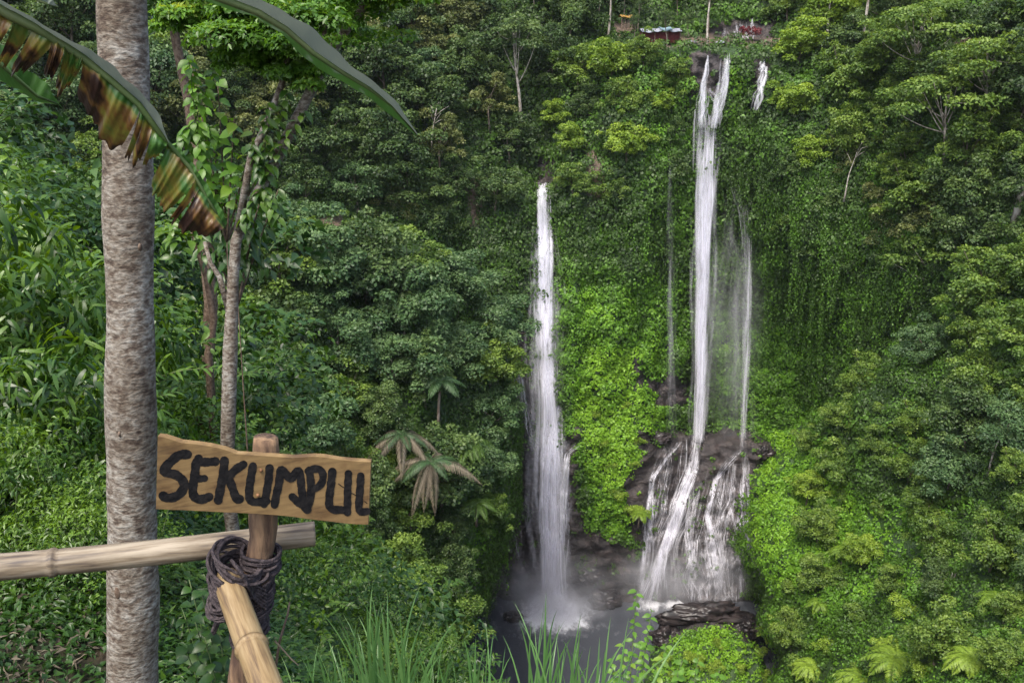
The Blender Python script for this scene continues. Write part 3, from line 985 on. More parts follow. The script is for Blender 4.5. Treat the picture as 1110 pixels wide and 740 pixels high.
def fall(name, label, paths, mat=None):
    b = MB()
    for pth, n, kw in paths:
        strands(b, pth, n, g, **kw)
    o = b.build(name, mat or M['water'], None, True)
    tag(o, label, 'waterfall')
    return o


fall('waterfall', 'left waterfall, one white column dropping from a notch in the cliff to the pool', [
    ([(590, 198, .75), (590, 240, .8), (592, 330, .95), (594, 400, 1.3), (598, 480, 1.6), (600, 560, 1.9), (602, 664, 2.3)], 190, dict(wid=(.2, .8), dens=.95)),
    ([(589, 197, .9), (590, 250, .8), (592, 330, .75), (597, 480, .9), (602, 664, 1.2)], 190, dict(wid=(.2, .6))),
    ([(588, 240, 1.7), (588, 330, 2.4), (592, 480, 2.8), (600, 660, 3.4)], 130, dict(wid=(.3, 1.0), dens=.26)),
    ([(626, 482, .3), (615, 492, .3), (611, 520, .4), (609, 580, .6)], 40, dict(wid=(.15, .45), dens=1.0, front=.9)),
    ([(600, 625, 1.5), (602, 668, 3.6)], 60, dict(wid=(.4, 1.2), dens=.6)),
    ([(563, 395, .2), (566, 430, .25), (574, 470, .3)], 10, dict(wid=(.1, .25), dens=.6))])
fall('waterfall', 'right waterfall, the tallest, two white streams joining and fanning out over dark rock', [
    ([(768, 60, .25), (765, 84, .5), (762, 110, .7), (763, 140, .8)], 44, dict(wid=(.15, .42), dens=.9)),
    ([(788, 58, .55), (785, 84, .6), (779, 112, .7), (773, 140, .8)], 60, dict(wid=(.18, .5))),
    ([(766, 92, .5), (772, 104, .7), (779, 112, .4)], 14, dict(wid=(.15, .4), dens=.8)),
    ([(769, 118, 1.3), (767, 160, 1.15), (764, 220, 1.0), (762, 300, .85), (760, 400, .8), (756, 480, .9)], 150, dict(wid=(.2, .7), dens=.85)),
    ([(771, 120, .7), (767, 220, .65), (761, 400, .6), (757, 480, .7)], 110, dict(wid=(.2, .55))),
    ([(768, 130, 1.8), (763, 260, 1.5), (758, 470, 1.6)], 70, dict(wid=(.3, .8), dens=.3)),
    ([(757, 470, .8), (750, 510, .8), (737, 545, .8), (724, 585, .9), (714, 620, 1.3), (704, 655, 2.2)], 110, dict(wid=(.12, .42), dens=.95, depth=.3)),
    ([(755, 480, 1.2), (742, 540, 1.7), (728, 590, 2.2), (716, 655, 3.4)], 80, dict(wid=(.06, .25), dens=.5, depth=.2)),
    ([(742, 476, .5), (738, 520, .9), (728, 560, .9), (716, 600, 1)], 34, dict(wid=(.08, .2), hug=True, dens=.7)),
    ([(738, 478, 1.2), (722, 496, .9), (708, 520, .6), (705, 560, .6), (700, 610, .8), (694, 655, 1.2)], 64, dict(wid=(.09, .3), hug=True, dens=.9)),
    ([(725, 480, 1.0), (716, 540, 1.0), (708, 600, 1.2)], 40, dict(wid=(.07, .22), hug=True, dens=.75)),
    ([(757, 520, 1.0), (748, 560, 1.2), (748, 600, 1.2), (752, 655, 1.8)], 70, dict(wid=(.07, .26), hug=True, dens=.85)),
    ([(808, 484, .6), (792, 500, .7), (776, 520, .4), (767, 560, .5), (776, 600, .8), (785, 655, 1.2)], 85, dict(wid=(.08, .3), hug=True, dens=1.0)),
    ([(808, 486, .5), (806, 540, .8), (803, 600, 1.0), (800, 655, 1.4)], 85, dict(wid=(.07, .25), hug=True, dens=.9)),
    ([(790, 500, 1.8), (784, 560, 2.3), (774, 655, 3.8)], 170, dict(wid=(.06, .24), hug=True, dens=.7)),
    ([(770, 560, 1.4), (764, 600, 1.6), (768, 655, 1.8)], 55, dict(wid=(.07, .24), hug=True, dens=.75))])
fall('waterfall', 'short narrow side stream just right of the lip of the tallest waterfall', [
    ([(826, 62, .3), (825, 78, .4)], 14, dict(wid=(.15, .4))),
    ([(829, 72, .3), (825, 96, .5), (818, 120, .6)], 30, dict(wid=(.15, .45)))])
fall('waterfall', 'thin faint waterfall strand falling free between the tallest waterfall and the right cliff', [
    ([(800, 198, 1.4), (806, 230, 1.0), (809, 300, .5), (808, 400, .45), (804, 488, .5)], 60, dict(wid=(.12, .35), dens=.5)),
    ([(796, 198, 1.8), (796, 300, 2.4), (798, 480, 2.4)], 46, dict(wid=(.4, 1.2), dens=.12))])
fall('waterfall', 'wispy thread of water hanging left of the tallest waterfall', [
    ([(726, 170, .25), (727, 300, .6), (730, 478, .9)], 46, dict(wid=(.25, .7), dens=.34))], M['veil'])
fall('waterfall', 'small upper cascade of parallel white streams beside the red shrubs on the plateau', [
    ([(x_, 20 + dy_, .25), (x_ - .5, 43, .4)], 9, dict(wid=(.15, .4), front=.8, dens=.6)) for x_, dy_ in ((786, 9), (798, 2), (804, 3), (810, 1), (815, 0))])

# thin air over the gorge
hm, hn, hl = newmat('haze')
hv = hn.new('ShaderNodeVolumePrincipled'); hv.inputs['Color'].default_value = (.86, .93, 1, 1); hv.inputs['Density'].default_value = HAZE; hv.inputs['Anisotropy'].default_value = .2
ho = hn.new('ShaderNodeOutputMaterial'); hl.new(hv.outputs[0], ho.inputs['Volume'])
if HAZE > 0:
    lo_ = PT.reshape(-1, 3).min(0) - 12; hi_ = PT.reshape(-1, 3).max(0) + 12
    tag(MB().box((lo_[0], -12, Z_POOL - 30), (hi_[0], hi_[1] + 8, hi_[2] + 14)).build('haze', hm), kind='stuff')

# spray drifting off the foot of the falls
def mist(name, label, c, rad, dens, seed):
    m, n, l = newmat(name)
    tc = n.new('ShaderNodeTexCoord')
    ln = n.new('ShaderNodeVectorMath'); ln.operation = 'LENGTH'
    l.new(tc.outputs['Object'], ln.inputs[0])
    mr = n.new('ShaderNodeMapRange'); mr.interpolation_type = 'SMOOTHSTEP'
    mr.inputs['From Min'].default_value = 1.0; mr.inputs['From Max'].default_value = .1
    l.new(ln.outputs['Value'], mr.inputs['Value'])
    nz = n.new('ShaderNodeTexNoise'); nz.inputs['Scale'].default_value = 2.2; nz.inputs['Detail'].default_value = 3
    mp = n.new('ShaderNodeMapping'); mp.inputs['Location'].default_value = (seed, seed, 0)
    l.new(tc.outputs['Object'], mp.inputs[0]); l.new(mp.outputs[0], nz.inputs['Vector'])
    m2 = n.new('ShaderNodeMapRange'); m2.inputs['From Min'].default_value = .3; m2.inputs['From Max'].default_value = .7
    l.new(nz.outputs['Fac'], m2.inputs['Value'])
    mu = n.new('ShaderNodeMath'); mu.operation = 'MULTIPLY'; l.new(mr.outputs[0], mu.inputs[0]); l.new(m2.outputs[0], mu.inputs[1])
    mu2 = n.new('ShaderNodeMath'); mu2.operation = 'MULTIPLY'; l.new(mu.outputs[0], mu2.inputs[0]); mu2.inputs[1].default_value = dens
    v = n.new('ShaderNodeVolumePrincipled'); v.inputs['Color'].default_value = (.93, .94, 1, 1); v.inputs['Anisotropy'].default_value = .1
    l.new(mu2.outputs[0], v.inputs['Density'])
    o = n.new('ShaderNodeOutputMaterial'); l.new(v.outputs[0], o.inputs['Volume'])
    b = MB()
    th = np.linspace(0, math.pi, 13); ph = np.arange(24) / 24 * 2 * math.pi
    T_, Ph = np.meshgrid(th, ph, indexing='ij')
    V = np.stack([np.sin(T_) * np.cos(Ph), np.sin(T_) * np.sin(Ph), np.cos(T_)], -1).reshape(-1, 3)
    i = np.arange(12)[:, None] * 24; j = np.arange(24)[None]
    b.add(V, np.stack([i + j, i + 24 + j, i + 24 + (j + 1) % 24, i + (j + 1) % 24], -1).reshape(-1, 4))
    ob = b.build(name, m)
    ob.location = tuple(c); ob.scale = rad
    tag(ob, kind='stuff')


mist('spray_mist', '', fb + np.array([0, -.5, 3.5]), (10.5, 7, 8.5), .20, 1)
mist('spray_mist', '', fr + np.array([0, -.5, 4.5]), (9.0, 6.5, 7.5), .15, 5)
mist('spray_mist', '', fb + np.array([0, 0, 1.0]), (6, 4.5, 3.2), .7, 21)
mist('spray_mist', '', at(593, 420, 114.5), (4, 3, 17), .07, 25)
mist('spray_mist', '', at(778, 620, 110) + np.array([0, 0, 0]), (8, 5, 6), .10, 9)
mist('spray_mist', '', at(792, 360, 118.5), (6.0, 4, 20), .09, 13)

# ------------------------------------------------------------------ rocks at the foot of the falls
def boulder(name, label, px, py, size, g, Y=None, group=None, sc=(1, 1, .7)):
    P = samp(PT, np.array([px]), np.array([py]))[0] if Y is None else at(px, py, Y)
    th, ph = np.meshgrid(np.linspace(0, math.pi, 42), np.arange(72) / 72 * 2 * math.pi, indexing='ij')
    d = np.stack([np.sin(th) * np.cos(ph), np.sin(th) * np.sin(ph), np.cos(th)], -1).reshape(-1, 3)
    sd_ = g.uniform(0, 50)
    r = 1 + .35 * fbm(d * 1.3 + sd_, 3, 3) - .22 * np.abs(fbm(d * 3 + sd_, 7, 4)) + .08 * np.sign(vnoise(d * 5 + sd_, 11)) * np.abs(vnoise(d * 6 + sd_, 12)) ** .5
    V = d * r[:, None] * size * np.array(sc)
    i = np.arange(41)[:, None] * 72; j = np.arange(72)[None]
    b = MB().add(V, np.stack([i + j, i + 72 + j, i + 72 + (j + 1) % 72, i + (j + 1) % 72], -1).reshape(-1, 4))
    o = b.build(name, M['wetrock'], None, True)
    o.location = tuple(P)
    tag(o, label, 'rock', group)
    return o


M['wetrock'] = simple('wet_rock', (.010, .009, .010), .35, 1.0, .8, (.045, .036, .036), (1, 1, 1.6), .38, .68, 8)
g = np.random.default_rng(8)
boulder('rock_slab', 'long black rock rim arching between the cascade and the green mound', 764, 668, 3.0, g, 102.5, sc=(1.9, .6, .55))
boulder('rock_slab', 'black rock at the left foot of the green mound', 724, 690, 2.0, g, 101, sc=(1.1, .8, .7))
boulder('rock_slab', 'black rock at the right end of the rim by the cascade', 806, 680, 2.2, g, 102, sc=(1.2, .8, .7))
boulder('rock_slab', 'rusty brown ledge at the right shoulder of the cascade', 826, 492, 1.6, g, 116.8, sc=(1.1, .8, .7))
boulder('rock_slab', 'dark ledge left of the top of the cascade', 708, 474, 1.9, g, 117.5, sc=(1.3, .8, .5))
boulder('boulder', 'dark boulder lying in the pool between the two waterfalls', 655, 650, 1.8, g, 112, sc=(1.3, 1, .7))
boulder('boulder', 'small black boulder in the pool left of the left waterfall', 556, 668, 1.2, g, 108.5, sc=(1.3, 1, .6))
boulder('boulder', 'wet boulder between the left waterfall and the hanging creeper bank', 634, 622, 1.9, g, 113, sc=(1.2, 1, .8))

# ------------------------------------------------------------------ ferns, palms
def frond(b, root, d, L, g, droop=.55, npin=30, plen=.28, pw=.042, t0=.5, rise=.5, shape=LEAF_D, hang_=.15, rach=.012):
    s = np.linspace(0, 1, npin)
    h = np.array([d[0], d[1], 0]) / (math.hypot(d[0], d[1]) + 1e-6)
    P = root + h * (s * L * .92)[:, None] + UP * (rise * L * s - (rise * .6 + droop) * L * s ** 2)[:, None]
    b.tube(P[::3], np.linspace(rach, rach * .25, len(P[::3])), 4, .35, False)
    T = norm(np.gradient(P, axis=0))
    side = norm(np.cross(T, UP))
    l_ = plen * L * np.sin(np.clip(.12 + s * .9, 0, 1) * math.pi) ** .8 + .02 * L
    for sg in (-1, 1):
        D = side * sg + T * .55 - UP * hang_ + g.normal(0, .06, (npin, 3))
        N = np.cross(D, T) * sg
        N = np.where(N[:, 2:] < 0, -N, N)
        v, f, t = leaves(P, D, N + g.normal(0, .1, N.shape), l_, pw * L, shape, t0 + g.normal(0, .07, npin))
        b.add(v, f, t)


def fern_plant(name, label, cat, P, L, g, nf=12, mat='light_leaf', trunk=0, group=None, dead=0, **kw):
    root = thing(name, label, cat, tuple(P), group)
    top = np.array([0, 0, trunk])
    if trunk:
        k = np.linspace(0, 1, 6)
        MB().tube(np.stack([.1 * trunk * k ** 2, 0 * k, -1 + k * (trunk + 1)], -1), .05 * L * (1.2 - .4 * k), 8).build('trunk', M['trunk'], root, True)
        top = np.array([.1 * trunk, 0, trunk])
    else:
        MB().tube([(0, 0, -.3), (0, 0, .05)], [.03 * L, .02 * L], 6).build('crown_base', M['trunk'], root, True)
    for k in range(nf):
        a = k / nf * 2 * math.pi + g.normal(0, .2)
        b = MB()
        frond(b, top, (math.cos(a), math.sin(a)), L * g.uniform(.8, 1.1), g, **kw)
        b.build('frond', M[mat], root)
    for k in range(dead):
        a = k / dead * 2 * math.pi + g.normal(0, .3)
        b = MB()
        frond(b, top - UP * .2, (math.cos(a), math.sin(a)), L * g.uniform(1.2, 1.6), g, droop=g.uniform(.55, .9), rise=g.uniform(.3, .6), hang_=1.1, npin=56, plen=.22, pw=.018)
        b.build('dead_frond', M['dead'], root)
    return root


def onterr(px, py, dz=0):
    return samp(PT, np.array([px]), np.array([py]))[0] + np.array([0, 0, dz])


g = np.random.default_rng(9)
for px, py, L, lab in ((962, 722, 3.0, 'largest bright green tree fern low at the right edge, nearest the bottom'), (1004, 712, 2.5, 'bright fern right of the largest tree fern'),
                       (925, 742, 2.6, 'bright fern left of the largest tree fern'), (872, 728, 2.4, 'yellow green fern lying low between the mound and the large ferns'),
                       (832, 690, 2.3, 'single pale fern on the edge above the black rock'), (1040, 722, 2.3, 'rightmost of the ferns in the lower right corner')):
    P = onterr(px, py) + np.array([0, -1.0, .6])
    fern_plant('tree_fern', lab, 'fern', P, L, g, 12, 'light_leaf', 1.0, 'ferns at the lower right', t0=.7)
for px, py, Y, L, tr, dead, lab, mat in ((432, 470, 72, 2.6, 2.4, 11, 'palm with a wide skirt of dead brown fronds behind the sign', 'blue_leaf'),
                                 (464, 500, 70, 3.1, 2.6, 12, 'palm with the longest dead brown fronds, right of the other brown one', 'blue_leaf'),
                                 (474, 412, 77, 2.6, 3.6, 0, 'green star shaped palm on the ridge above the brown fronds', 'blue_leaf'),
                                 (506, 478, 76, 2.8, 2.2, 0, 'broad dark fern right of the brown fronds', 'mid_leaf'),
                                 (516, 545, 74, 2.2, 1.4, 0, 'fern hanging over the dark gorge edge', 'mid_leaf')):
    fern_plant('palm', lab, 'palm', at(px, py, Y) - UP * tr, L, g, 12 if not dead else 6, mat, tr, None, dead, npin=46, plen=.26, pw=.022, hang_=.5, t0=.4)

# ------------------------------------------------------------------ huts and shrubs on the plateau
M['maroon'] = simple('maroon_wall', (.11, .018, .02), .8, 0, 3, (.07, .012, .014))
M['tarp'] = simple('pale_tarp', (.30, .32, .38), .6, 0, 1.5, (.18, .19, .22))
M['cyan'] = simple('cyan_tarp', (.16, .24, .27), .6)
M['yellow'] = simple('yellow_tarp', (.26, .15, .03), .7)
M['wood'] = simple('weathered_wood', (.09, .06, .045), .9, .2, 8, (.2, .15, .11))


def hut(label, px0, px1, py, Y, h, wall, roofs, group=None, cat='hut'):
    A = at(px0, py, Y); B_ = at(px1, py, Y)
    w = B_[0] - A[0]
    root = thing('hut', label, cat, tuple(A), group)
    d = 3.0
    if wall:
        MB().box((0, .3, 0), (w, d, h * .62)).build('wall', wall, root)
    for i in range(4):
        x = w * i / 3
        MB().tube([(x, 0, -.6), (x, 0, h * .75)], .07, 6).build('post', M['wood'], root)
    n_ = len(roofs)
    for i, mt in enumerate(roofs):
        b = MB()
        x0, x1 = w * i / n_ - .15, w * (i + 1) / n_ + .15
        hh = h * (.85 + .12 * ((i * 37) % 5) / 5)
        V = []
        for kx in np.linspace(0, 1, 7):
            for ky in np.linspace(0, 1, 5):
                z = hh - .25 * h * abs(ky - .6) * 1.5 + .06 * math.sin(kx * 7 + i) - .08 * math.sin(kx * math.pi)
                V.append((x0 + (x1 - x0) * kx, -.5 + (d + .9) * ky, z))
        V = np.array(V); m_ = len(V)
        V = np.concatenate([V, V - UP * .06])
        f = []
        for a in range(6):
            for c in range(4):
                q = [a * 5 + c, (a + 1) * 5 + c, (a + 1) * 5 + c + 1, a * 5 + c + 1]
                f.append(q); f.append([k + m_ for k in q[::-1]])
        for a in range(6):
            f.append([a * 5, a * 5 + m_, (a + 1) * 5 + m_, (a + 1) * 5])
        b.add(V, f)
        b.build('roof', mt, root)


for px_, lab_ in ((688, 'dark feathery tree standing at the left end of the red hut'), (722, 'dark feathery tree standing before the middle of the red hut'), (746, 'dark feathery tree at the right end of the red hut')):
    put_tree('feather', px_, 46, .36, lab_, None, g=g, P=at(px_, 50, 125.6))
hut('open market hut with dark red wall and patched pale and blue roof sheets', 696, 737, 46.5, 127.0, 2.3, M['maroon'], [M['tarp'], M['tarp'], M['cyan'], M['tarp']])
hut('small stall under a yellow canopy on the path left of the red hut', 674, 685, 27, 131, 1.7, None, [M['yellow']], cat='stall')
for i, (px, py, s, lab) in enumerate(((803, 43, .9, 'dark red shrub at the foot of the upper cascade, left of the pair'), (813, 43, 1.0, 'dark red shrub at the foot of the upper cascade, right of the pair'),
                                      (864, 40, .7, 'dark red shrub under the trees on the plateau'))):
    v, f, t, cen = lobed_crown(g, z0=.6, W_=.9 * s, H_=.8 * s, nl=8, per=50, lsz=.25)
    r_ = thing('red_shrub', lab, 'shrub', tuple(onterr(px, py) + np.array([0, -1.2, .1])), 'red shrubs on the plateau')
    link('foliage', mesh_np('foliage', v, f, M['red_leaf'], t), r_)
    make_trunk(g, .6, .05, cen, 3).build('stem', M['trunk'], r_, True)
for i, (px, w, lab) in enumerate(((748, 1.1, 'pale tarp heap on the path right of the red hut'), (779, .8, 'white tarp lying beside the upper cascade'))):
    b = MB()
    gx_, gy_ = np.meshgrid(np.linspace(-1, 1, 9), np.linspace(-1, 1, 7))
    z_ = .45 * np.exp(-2 * (gx_ ** 2 + gy_ ** 2)) + .08 * fbm(np.stack([gx_ * 2, gy_ * 2, gx_ * 0], -1), 5, 2)
    V = np.stack([gx_ * w, gy_ * .6, z_], -1).reshape(-1, 3)
    ii = np.arange(63).reshape(7, 9)
    f = np.stack([ii[:-1, :-1], ii[:-1, 1:], ii[1:, 1:], ii[1:, :-1]], -1).reshape(-1, 4)
    tag(b.add(V, f).build('tarp', M['tarp'], None, True, tuple(onterr(px, 50) + np.array([0, -.8, .3]))), lab, 'tarp')

# ------------------------------------------------------------------ near vegetation on the slope below the viewpoint
def near_at(px, Y):
    x = (px - 555) / F * Y / (CP + (370 - 480) / F * SP)
    return np.array([x, Y, float(near_z(x, Y))])


g = np.random.default_rng(31)
n = 64000
Yn = 2.3 * (34 / 2.3) ** (g.random(n) ** .9)
an = g.uniform(-.72, .42, n)
xn = an * Yn
zn = near_z(xn, Yn)
Pn = np.stack([xn, Yn, zn], -1)
dens = vnoise(Pn / .8, 71)
keep = (an < .1) | (Yn < 5)
keep &= ~((Yn < 4) & (an < -.3) & (dens < -.1) & (g.random(n) < .75))
Pn, Yn, an, dens = Pn[keep], Yn[keep], an[keep], dens[keep]
n = len(Pn)
m = 7
rad = Yn * .014 * g.uniform(.6, 1.5, n) * (1 + .8 * np.clip(dens, 0, 1))
d = rdir(n * m, g).reshape(n, m, 3); d[..., 2] = np.abs(d[..., 2])
Q = Pn[:, None] + d * rad[:, None, None] * g.uniform(.5, 1.6, (n, m, 1))
LN = norm(UP * .8 + d * .4 + rdir(n * m, g).reshape(n, m, 3) * .4)
LD = d * np.array([1, 1, .3]) + rdir(n * m, g).reshape(n, m, 3) * .4 - UP * .25
sz = Yn[:, None] * .0095 * g.uniform(.5, 1.5, (n, m)) + .012
t = .45 + .25 * dens[:, None] + .12 * np.clip(an[:, None] + .4, 0, 1) + g.normal(0, .08, (n, m))
v, f, t = leaves(Q.reshape(-1, 3), LD.reshape(-1, 3), LN.reshape(-1, 3), sz.ravel(), sz.ravel() * np.repeat(g.uniform(.25, .6, n), m), LEAF_F, t.ravel())
tag(link('ground_plants', mesh_np('ground_plants', v, f, M['near_leaf'], t)), kind='stuff')

# leafy shrubs: one of each kind
NS = {}
M['near_dark'] = leafmat('near_dark', [(0, (.010, .028, .008)), (.5, (.026, .070, .014)), (1, (.08, .16, .03))], trans=.3, rough=.4, spec=.5, noise_scale=1.5)


def near_shrub(key, mat, W_, H_, lsz, aspect, shape, nl, per, seed, droop=.3, flat=.85, lobe=.42):
    out = []
    for v_ in range(2):
        g = np.random.default_rng(seed + v_)
        V, Fq, t, cen = lobed_crown(g, W_=W_, H_=H_, z0=H_ * .9, nl=nl, per=per, lsz=lsz, shape=shape, aspect=aspect, droop=droop, flat=flat, lobe=lobe, inner=.3, ragged=.6)
        # sprigs standing out of the mass
        Vs, Fs, Ts = [V], [Fq], [t]
        off = len(V)
        st = MB()
        for k in range(16):
            c = cen[g.integers(len(cen))]
            dd = norm(c - np.array([0, 0, H_ * .5]) + g.normal(0, .3, 3))
            L = g.uniform(.35, .8) * W_
            s = np.linspace(0, 1, 9)
            p = c + dd * (s * L)[:, None] - UP * (.25 * L * s ** 2)[:, None]
            st.tube(p, np.linspace(.008, .003, 9), 4)
            q = np.repeat(p[1:], 2, 0)
            D = norm(np.cross(dd, UP)) * np.tile([1, -1], 8)[:, None] + dd * .7 + g.normal(0, .15, (16, 3))
            vv, ff, tt = leaves(q, D, UP + g.normal(0, .25, (16, 3)), lsz * g.uniform(.8, 1.3, 16), lsz * aspect, shape, .68 + g.normal(0, .08, 16))
            Vs.append(vv); Fs.append(ff + off); Ts.append(tt); off += len(vv)
        cm = mesh_np(key, np.concatenate(Vs), np.concatenate(Fs), M[mat], np.concatenate(Ts))
        for k in range(7):
            c = cen[g.integers(len(cen))]
            q = np.linspace(0, 1, 6)[:, None]
            st.tube((1 - q) * np.array([g.normal(0, .06), g.normal(0, .06), -.3]) + q * c + UP * .15 * np.sin(q * 3.1), np.linspace(.025, .008, 6), 5)
        out.append((cm, st.mesh(key + '_stems', M['stem'], True)))
    NS[key] = out


near_shrub('oval', 'near_leaf', 1.15, 1.0, .115, .48, LEAF_O, 20, 80, 300)
near_shrub('blade', 'near_leaf', 1.1, 1.0, .17, .21, LEAF_B, 20, 120, 310, droop=.7)
near_shrub('dark', 'near_dark', 1.3, 1.2, .13, .55, LEAF_F, 20, 110, 320)
near_shrub('fine', 'near_leaf', 1.0, .8, .07, .4, LEAF_F, 20, 260, 330)
NLAB = {'oval': 'shrub with broad oval glossy leaves', 'blade': 'shrub with long narrow drooping leaves', 'dark': 'dense dark green bush', 'fine': 'fine leaved low bush'}


def put_near(key, px, Y, s, where, group=None, dz=0):
    P = near_at(px, Y)
    cm, sm = NS[key][int(g.integers(2))]
    root = thing('leafy_shrub', f'{NLAB[key]} {where}', 'shrub', tuple(P + UP * (dz - .1 * s)), group or f'{NLAB[key]} {where}')
    root.rotation_euler = (0, 0, g.uniform(0, 6.28)); root.scale = (s, s, s * g.uniform(.85, 1.15))
    link('foliage', cm, root); link('stem', sm, root)


for a_, Y_, s_, k_ in ((-15, 13, 1.3, 'dark'), (40, 14, 1.3, 'oval'), (85, 12.5, 1.0, 'oval'), (5, 10, 1.0, 'oval'), (60, 10, .95, 'oval'), (110, 15, 1.2, 'dark'), (-50, 16, 1.9, 'dark'),
                       (20, 18, 1.7, 'dark'), (90, 18, 1.5, 'oval'), (150, 17, 1.4, 'dark')):
    put_near(k_, a_, Y_, s_, 'high on the bank left of the big trunk')
for a_, Y_, s_, k_ in ((0, 7.2, .95, 'blade'), (50, 6.6, .8, 'blade'), (95, 7.4, .85, 'oval'), (15, 5.4, .6, 'blade'), (75, 5.2, .6, 'blade'), (110, 5.8, .55, 'fine'), (35, 8.6, 1.0, 'blade'),
                       (-25, 6.0, .8, 'blade'), (100, 9.0, .9, 'blade'), (-10, 4.4, .5, 'fine'), (60, 4.3, .42, 'fine'), (95, 4.2, .4, 'fine')):
    put_near(k_, a_, Y_, s_, 'above the bamboo rail left of the big trunk')
for a_, Y_, s_, k_ in ((190, 14, 1.3, 'oval'), (215, 15, 1.5, 'dark'), (180, 10, .8, 'blade'), (222, 11, .7, 'oval'), (205, 8.0, .6, 'oval'), (265, 16, 1.2, 'dark'), (240, 17, 1.6, 'oval'),
                       (185, 17, 1.9, 'dark'), (290, 16, 1.0, 'oval'), (255, 8.5, .5, 'blade')):
    put_near(k_, a_, Y_, s_, 'between the big trunk and the slender tree')
for a_, Y_, s_, k_ in ((320, 10, .8, 'fine'), (350, 13, 1.1, 'oval'), (390, 12, .9, 'fine'), (430, 14, 1.1, 'dark'), (330, 15, 1.2, 'fine'), (370, 8, .6, 'fine'), (420, 9.5, .7, 'fine'), (470, 11.5, .8, 'oval'),
                       (300, 7.5, .55, 'oval'), (450, 8, .6, 'oval'), (400, 16, 1.3, 'oval'), (500, 10.5, .6, 'fine')):
    put_near(k_, a_, Y_, s_, 'on the slope right of the post')


# stalked plants: stems drawn from root to tip, leaves alternate on them
def stem_plant(name, label, cat, stems, mat, lsz, aspect, g, nleaf=10, shape=LEAF_O, start=.35, t0=.5, group=None, rad=.004, droop=.3, stem_mat='stem', up=.12, trunk_first=False):
    base = np.mean([s[0] for s in stems], 0)
    root = thing(name, label, cat, tuple(base), group)
    for si, (r0, r1) in enumerate(stems):
        r0 = np.asarray(r0) - base; r1 = np.asarray(r1) - base
        L = np.linalg.norm(r1 - r0)
        q = np.linspace(0, 1, 12)[:, None]
        mid = (r0 + r1) / 2 + UP * up * L
        p = (1 - q) ** 2 * r0 + 2 * q * (1 - q) * mid + q * q * r1
        b = MB().tube(p, np.linspace(rad, rad * .4, 12), 5)
        so_ = b.build('stem', M[stem_mat], root, True)
        if trunk_first and si == 0: continue
        s = np.linspace(start, 1, nleaf)
        P = np.stack([np.interp(s, q[:, 0], p[:, a]) for a in range(3)], -1)
        T = norm(np.gradient(p, axis=0)); T = np.stack([np.interp(s, q[:, 0], T[:, a]) for a in range(3)], -1)
        ang = np.arange(nleaf) * 2.4 + g.uniform(0, 6)
        sd_ = norm(np.cross(T, UP) * np.cos(ang)[:, None] + np.cross(np.cross(T, UP), T) * np.sin(ang)[:, None] + 1e-3)
        D = sd_ + T * .35 - UP * droop
        N = norm(UP + g.normal(0, .3, (nleaf, 3)) - np.array([0, .5, 0]))
        v, f, t = leaves(P, D, N, lsz * g.uniform(.6, 1.2, nleaf), lsz * aspect * g.uniform(.8, 1.1, nleaf), shape, t0 + g.normal(0, .1, nleaf))
        MB().add(v, f, t).build('leaves', M[mat], root, True)
    return root


g = np.random.default_rng(55)


def nr(px, Y, dz=-.02):
    return near_at(px, Y) + UP * dz


stem_plant('leafy_weed', 'bright leafy climbing weed reaching up before the pool', 'plant',
           [(nr(690, 2.9), at(px, py, Y)) for px, py, Y in ((706, 662, 3.0), (676, 700, 2.9), (722, 700, 2.8), (700, 690, 3.1), (664, 716, 2.8), (740, 716, 2.9), (690, 640, 3.15))],
           'lime_leaf', .036, .6, g, 40, start=.4, t0=.45, droop=.5)
stem_plant('leafy_weed', 'spreading leafy weed right of the climbing one at the bottom edge', 'plant',
           [(nr(750, 2.7), at(px, py, Y)) for px, py, Y in ((780, 726, 2.7), (800, 744, 2.6), (757, 712, 2.9), (735, 728, 2.7), (810, 738, 2.8))],
           'lime_leaf', .034, .58, g, 44, start=.4, t0=.35, droop=.5)
stem_plant('leafy_weed', 'round leaved weed between the big trunk and the post', 'plant',
           [(nr(225, 2.5), at(px, py, Y)) for px, py, Y in ((205, 628, 2.6), (218, 640, 2.5), (232, 650, 2.6), (210, 668, 2.45), (196, 655, 2.6), (222, 690, 2.4), (200, 700, 2.5), (238, 690, 2.5))],
           'near_leaf', .048, .8, g, 18, start=.4, t0=.35)
J1 = at(246, 262, 6.0); J2 = at(258, 330, 6.6)
stem_plant('sapling', 'sapling with yellowing heart shaped leaves right of the big trunk', 'tree',
           [(nr(240, 6.0), J1)] + [(J1, at(px, py, Y)) for px, py, Y in ((206, 66, 6.2), (212, 120, 6), (236, 88, 6.1), (254, 128, 5.8), (230, 150, 6.2), (276, 140, 6.0), (292, 165, 6.2), (222, 200, 5.9))],
           'lime_leaf', .10, .75, g, 19, start=.3, t0=.5, rad=.009, droop=.7, up=.02, trunk_first=True, stem_mat='twig')
stem_plant('sapling', 'young tree with large dark green drooping leaves below the yellowing sapling', 'tree',
           [(nr(262, 6.6), J2)] + [(J2, at(px, py, Y)) for px, py, Y in ((226, 180, 6.6), (255, 195, 6.5), (288, 190, 6.7), (205, 215, 6.6), (236, 235, 6.4), (278, 230, 6.6), (302, 205, 6.8), (218, 268, 6.6))],
           'near_leaf', .15, .4, g, 15, start=.4, t0=.45, rad=.010, droop=1.1, up=.04, trunk_first=True, stem_mat='twig')

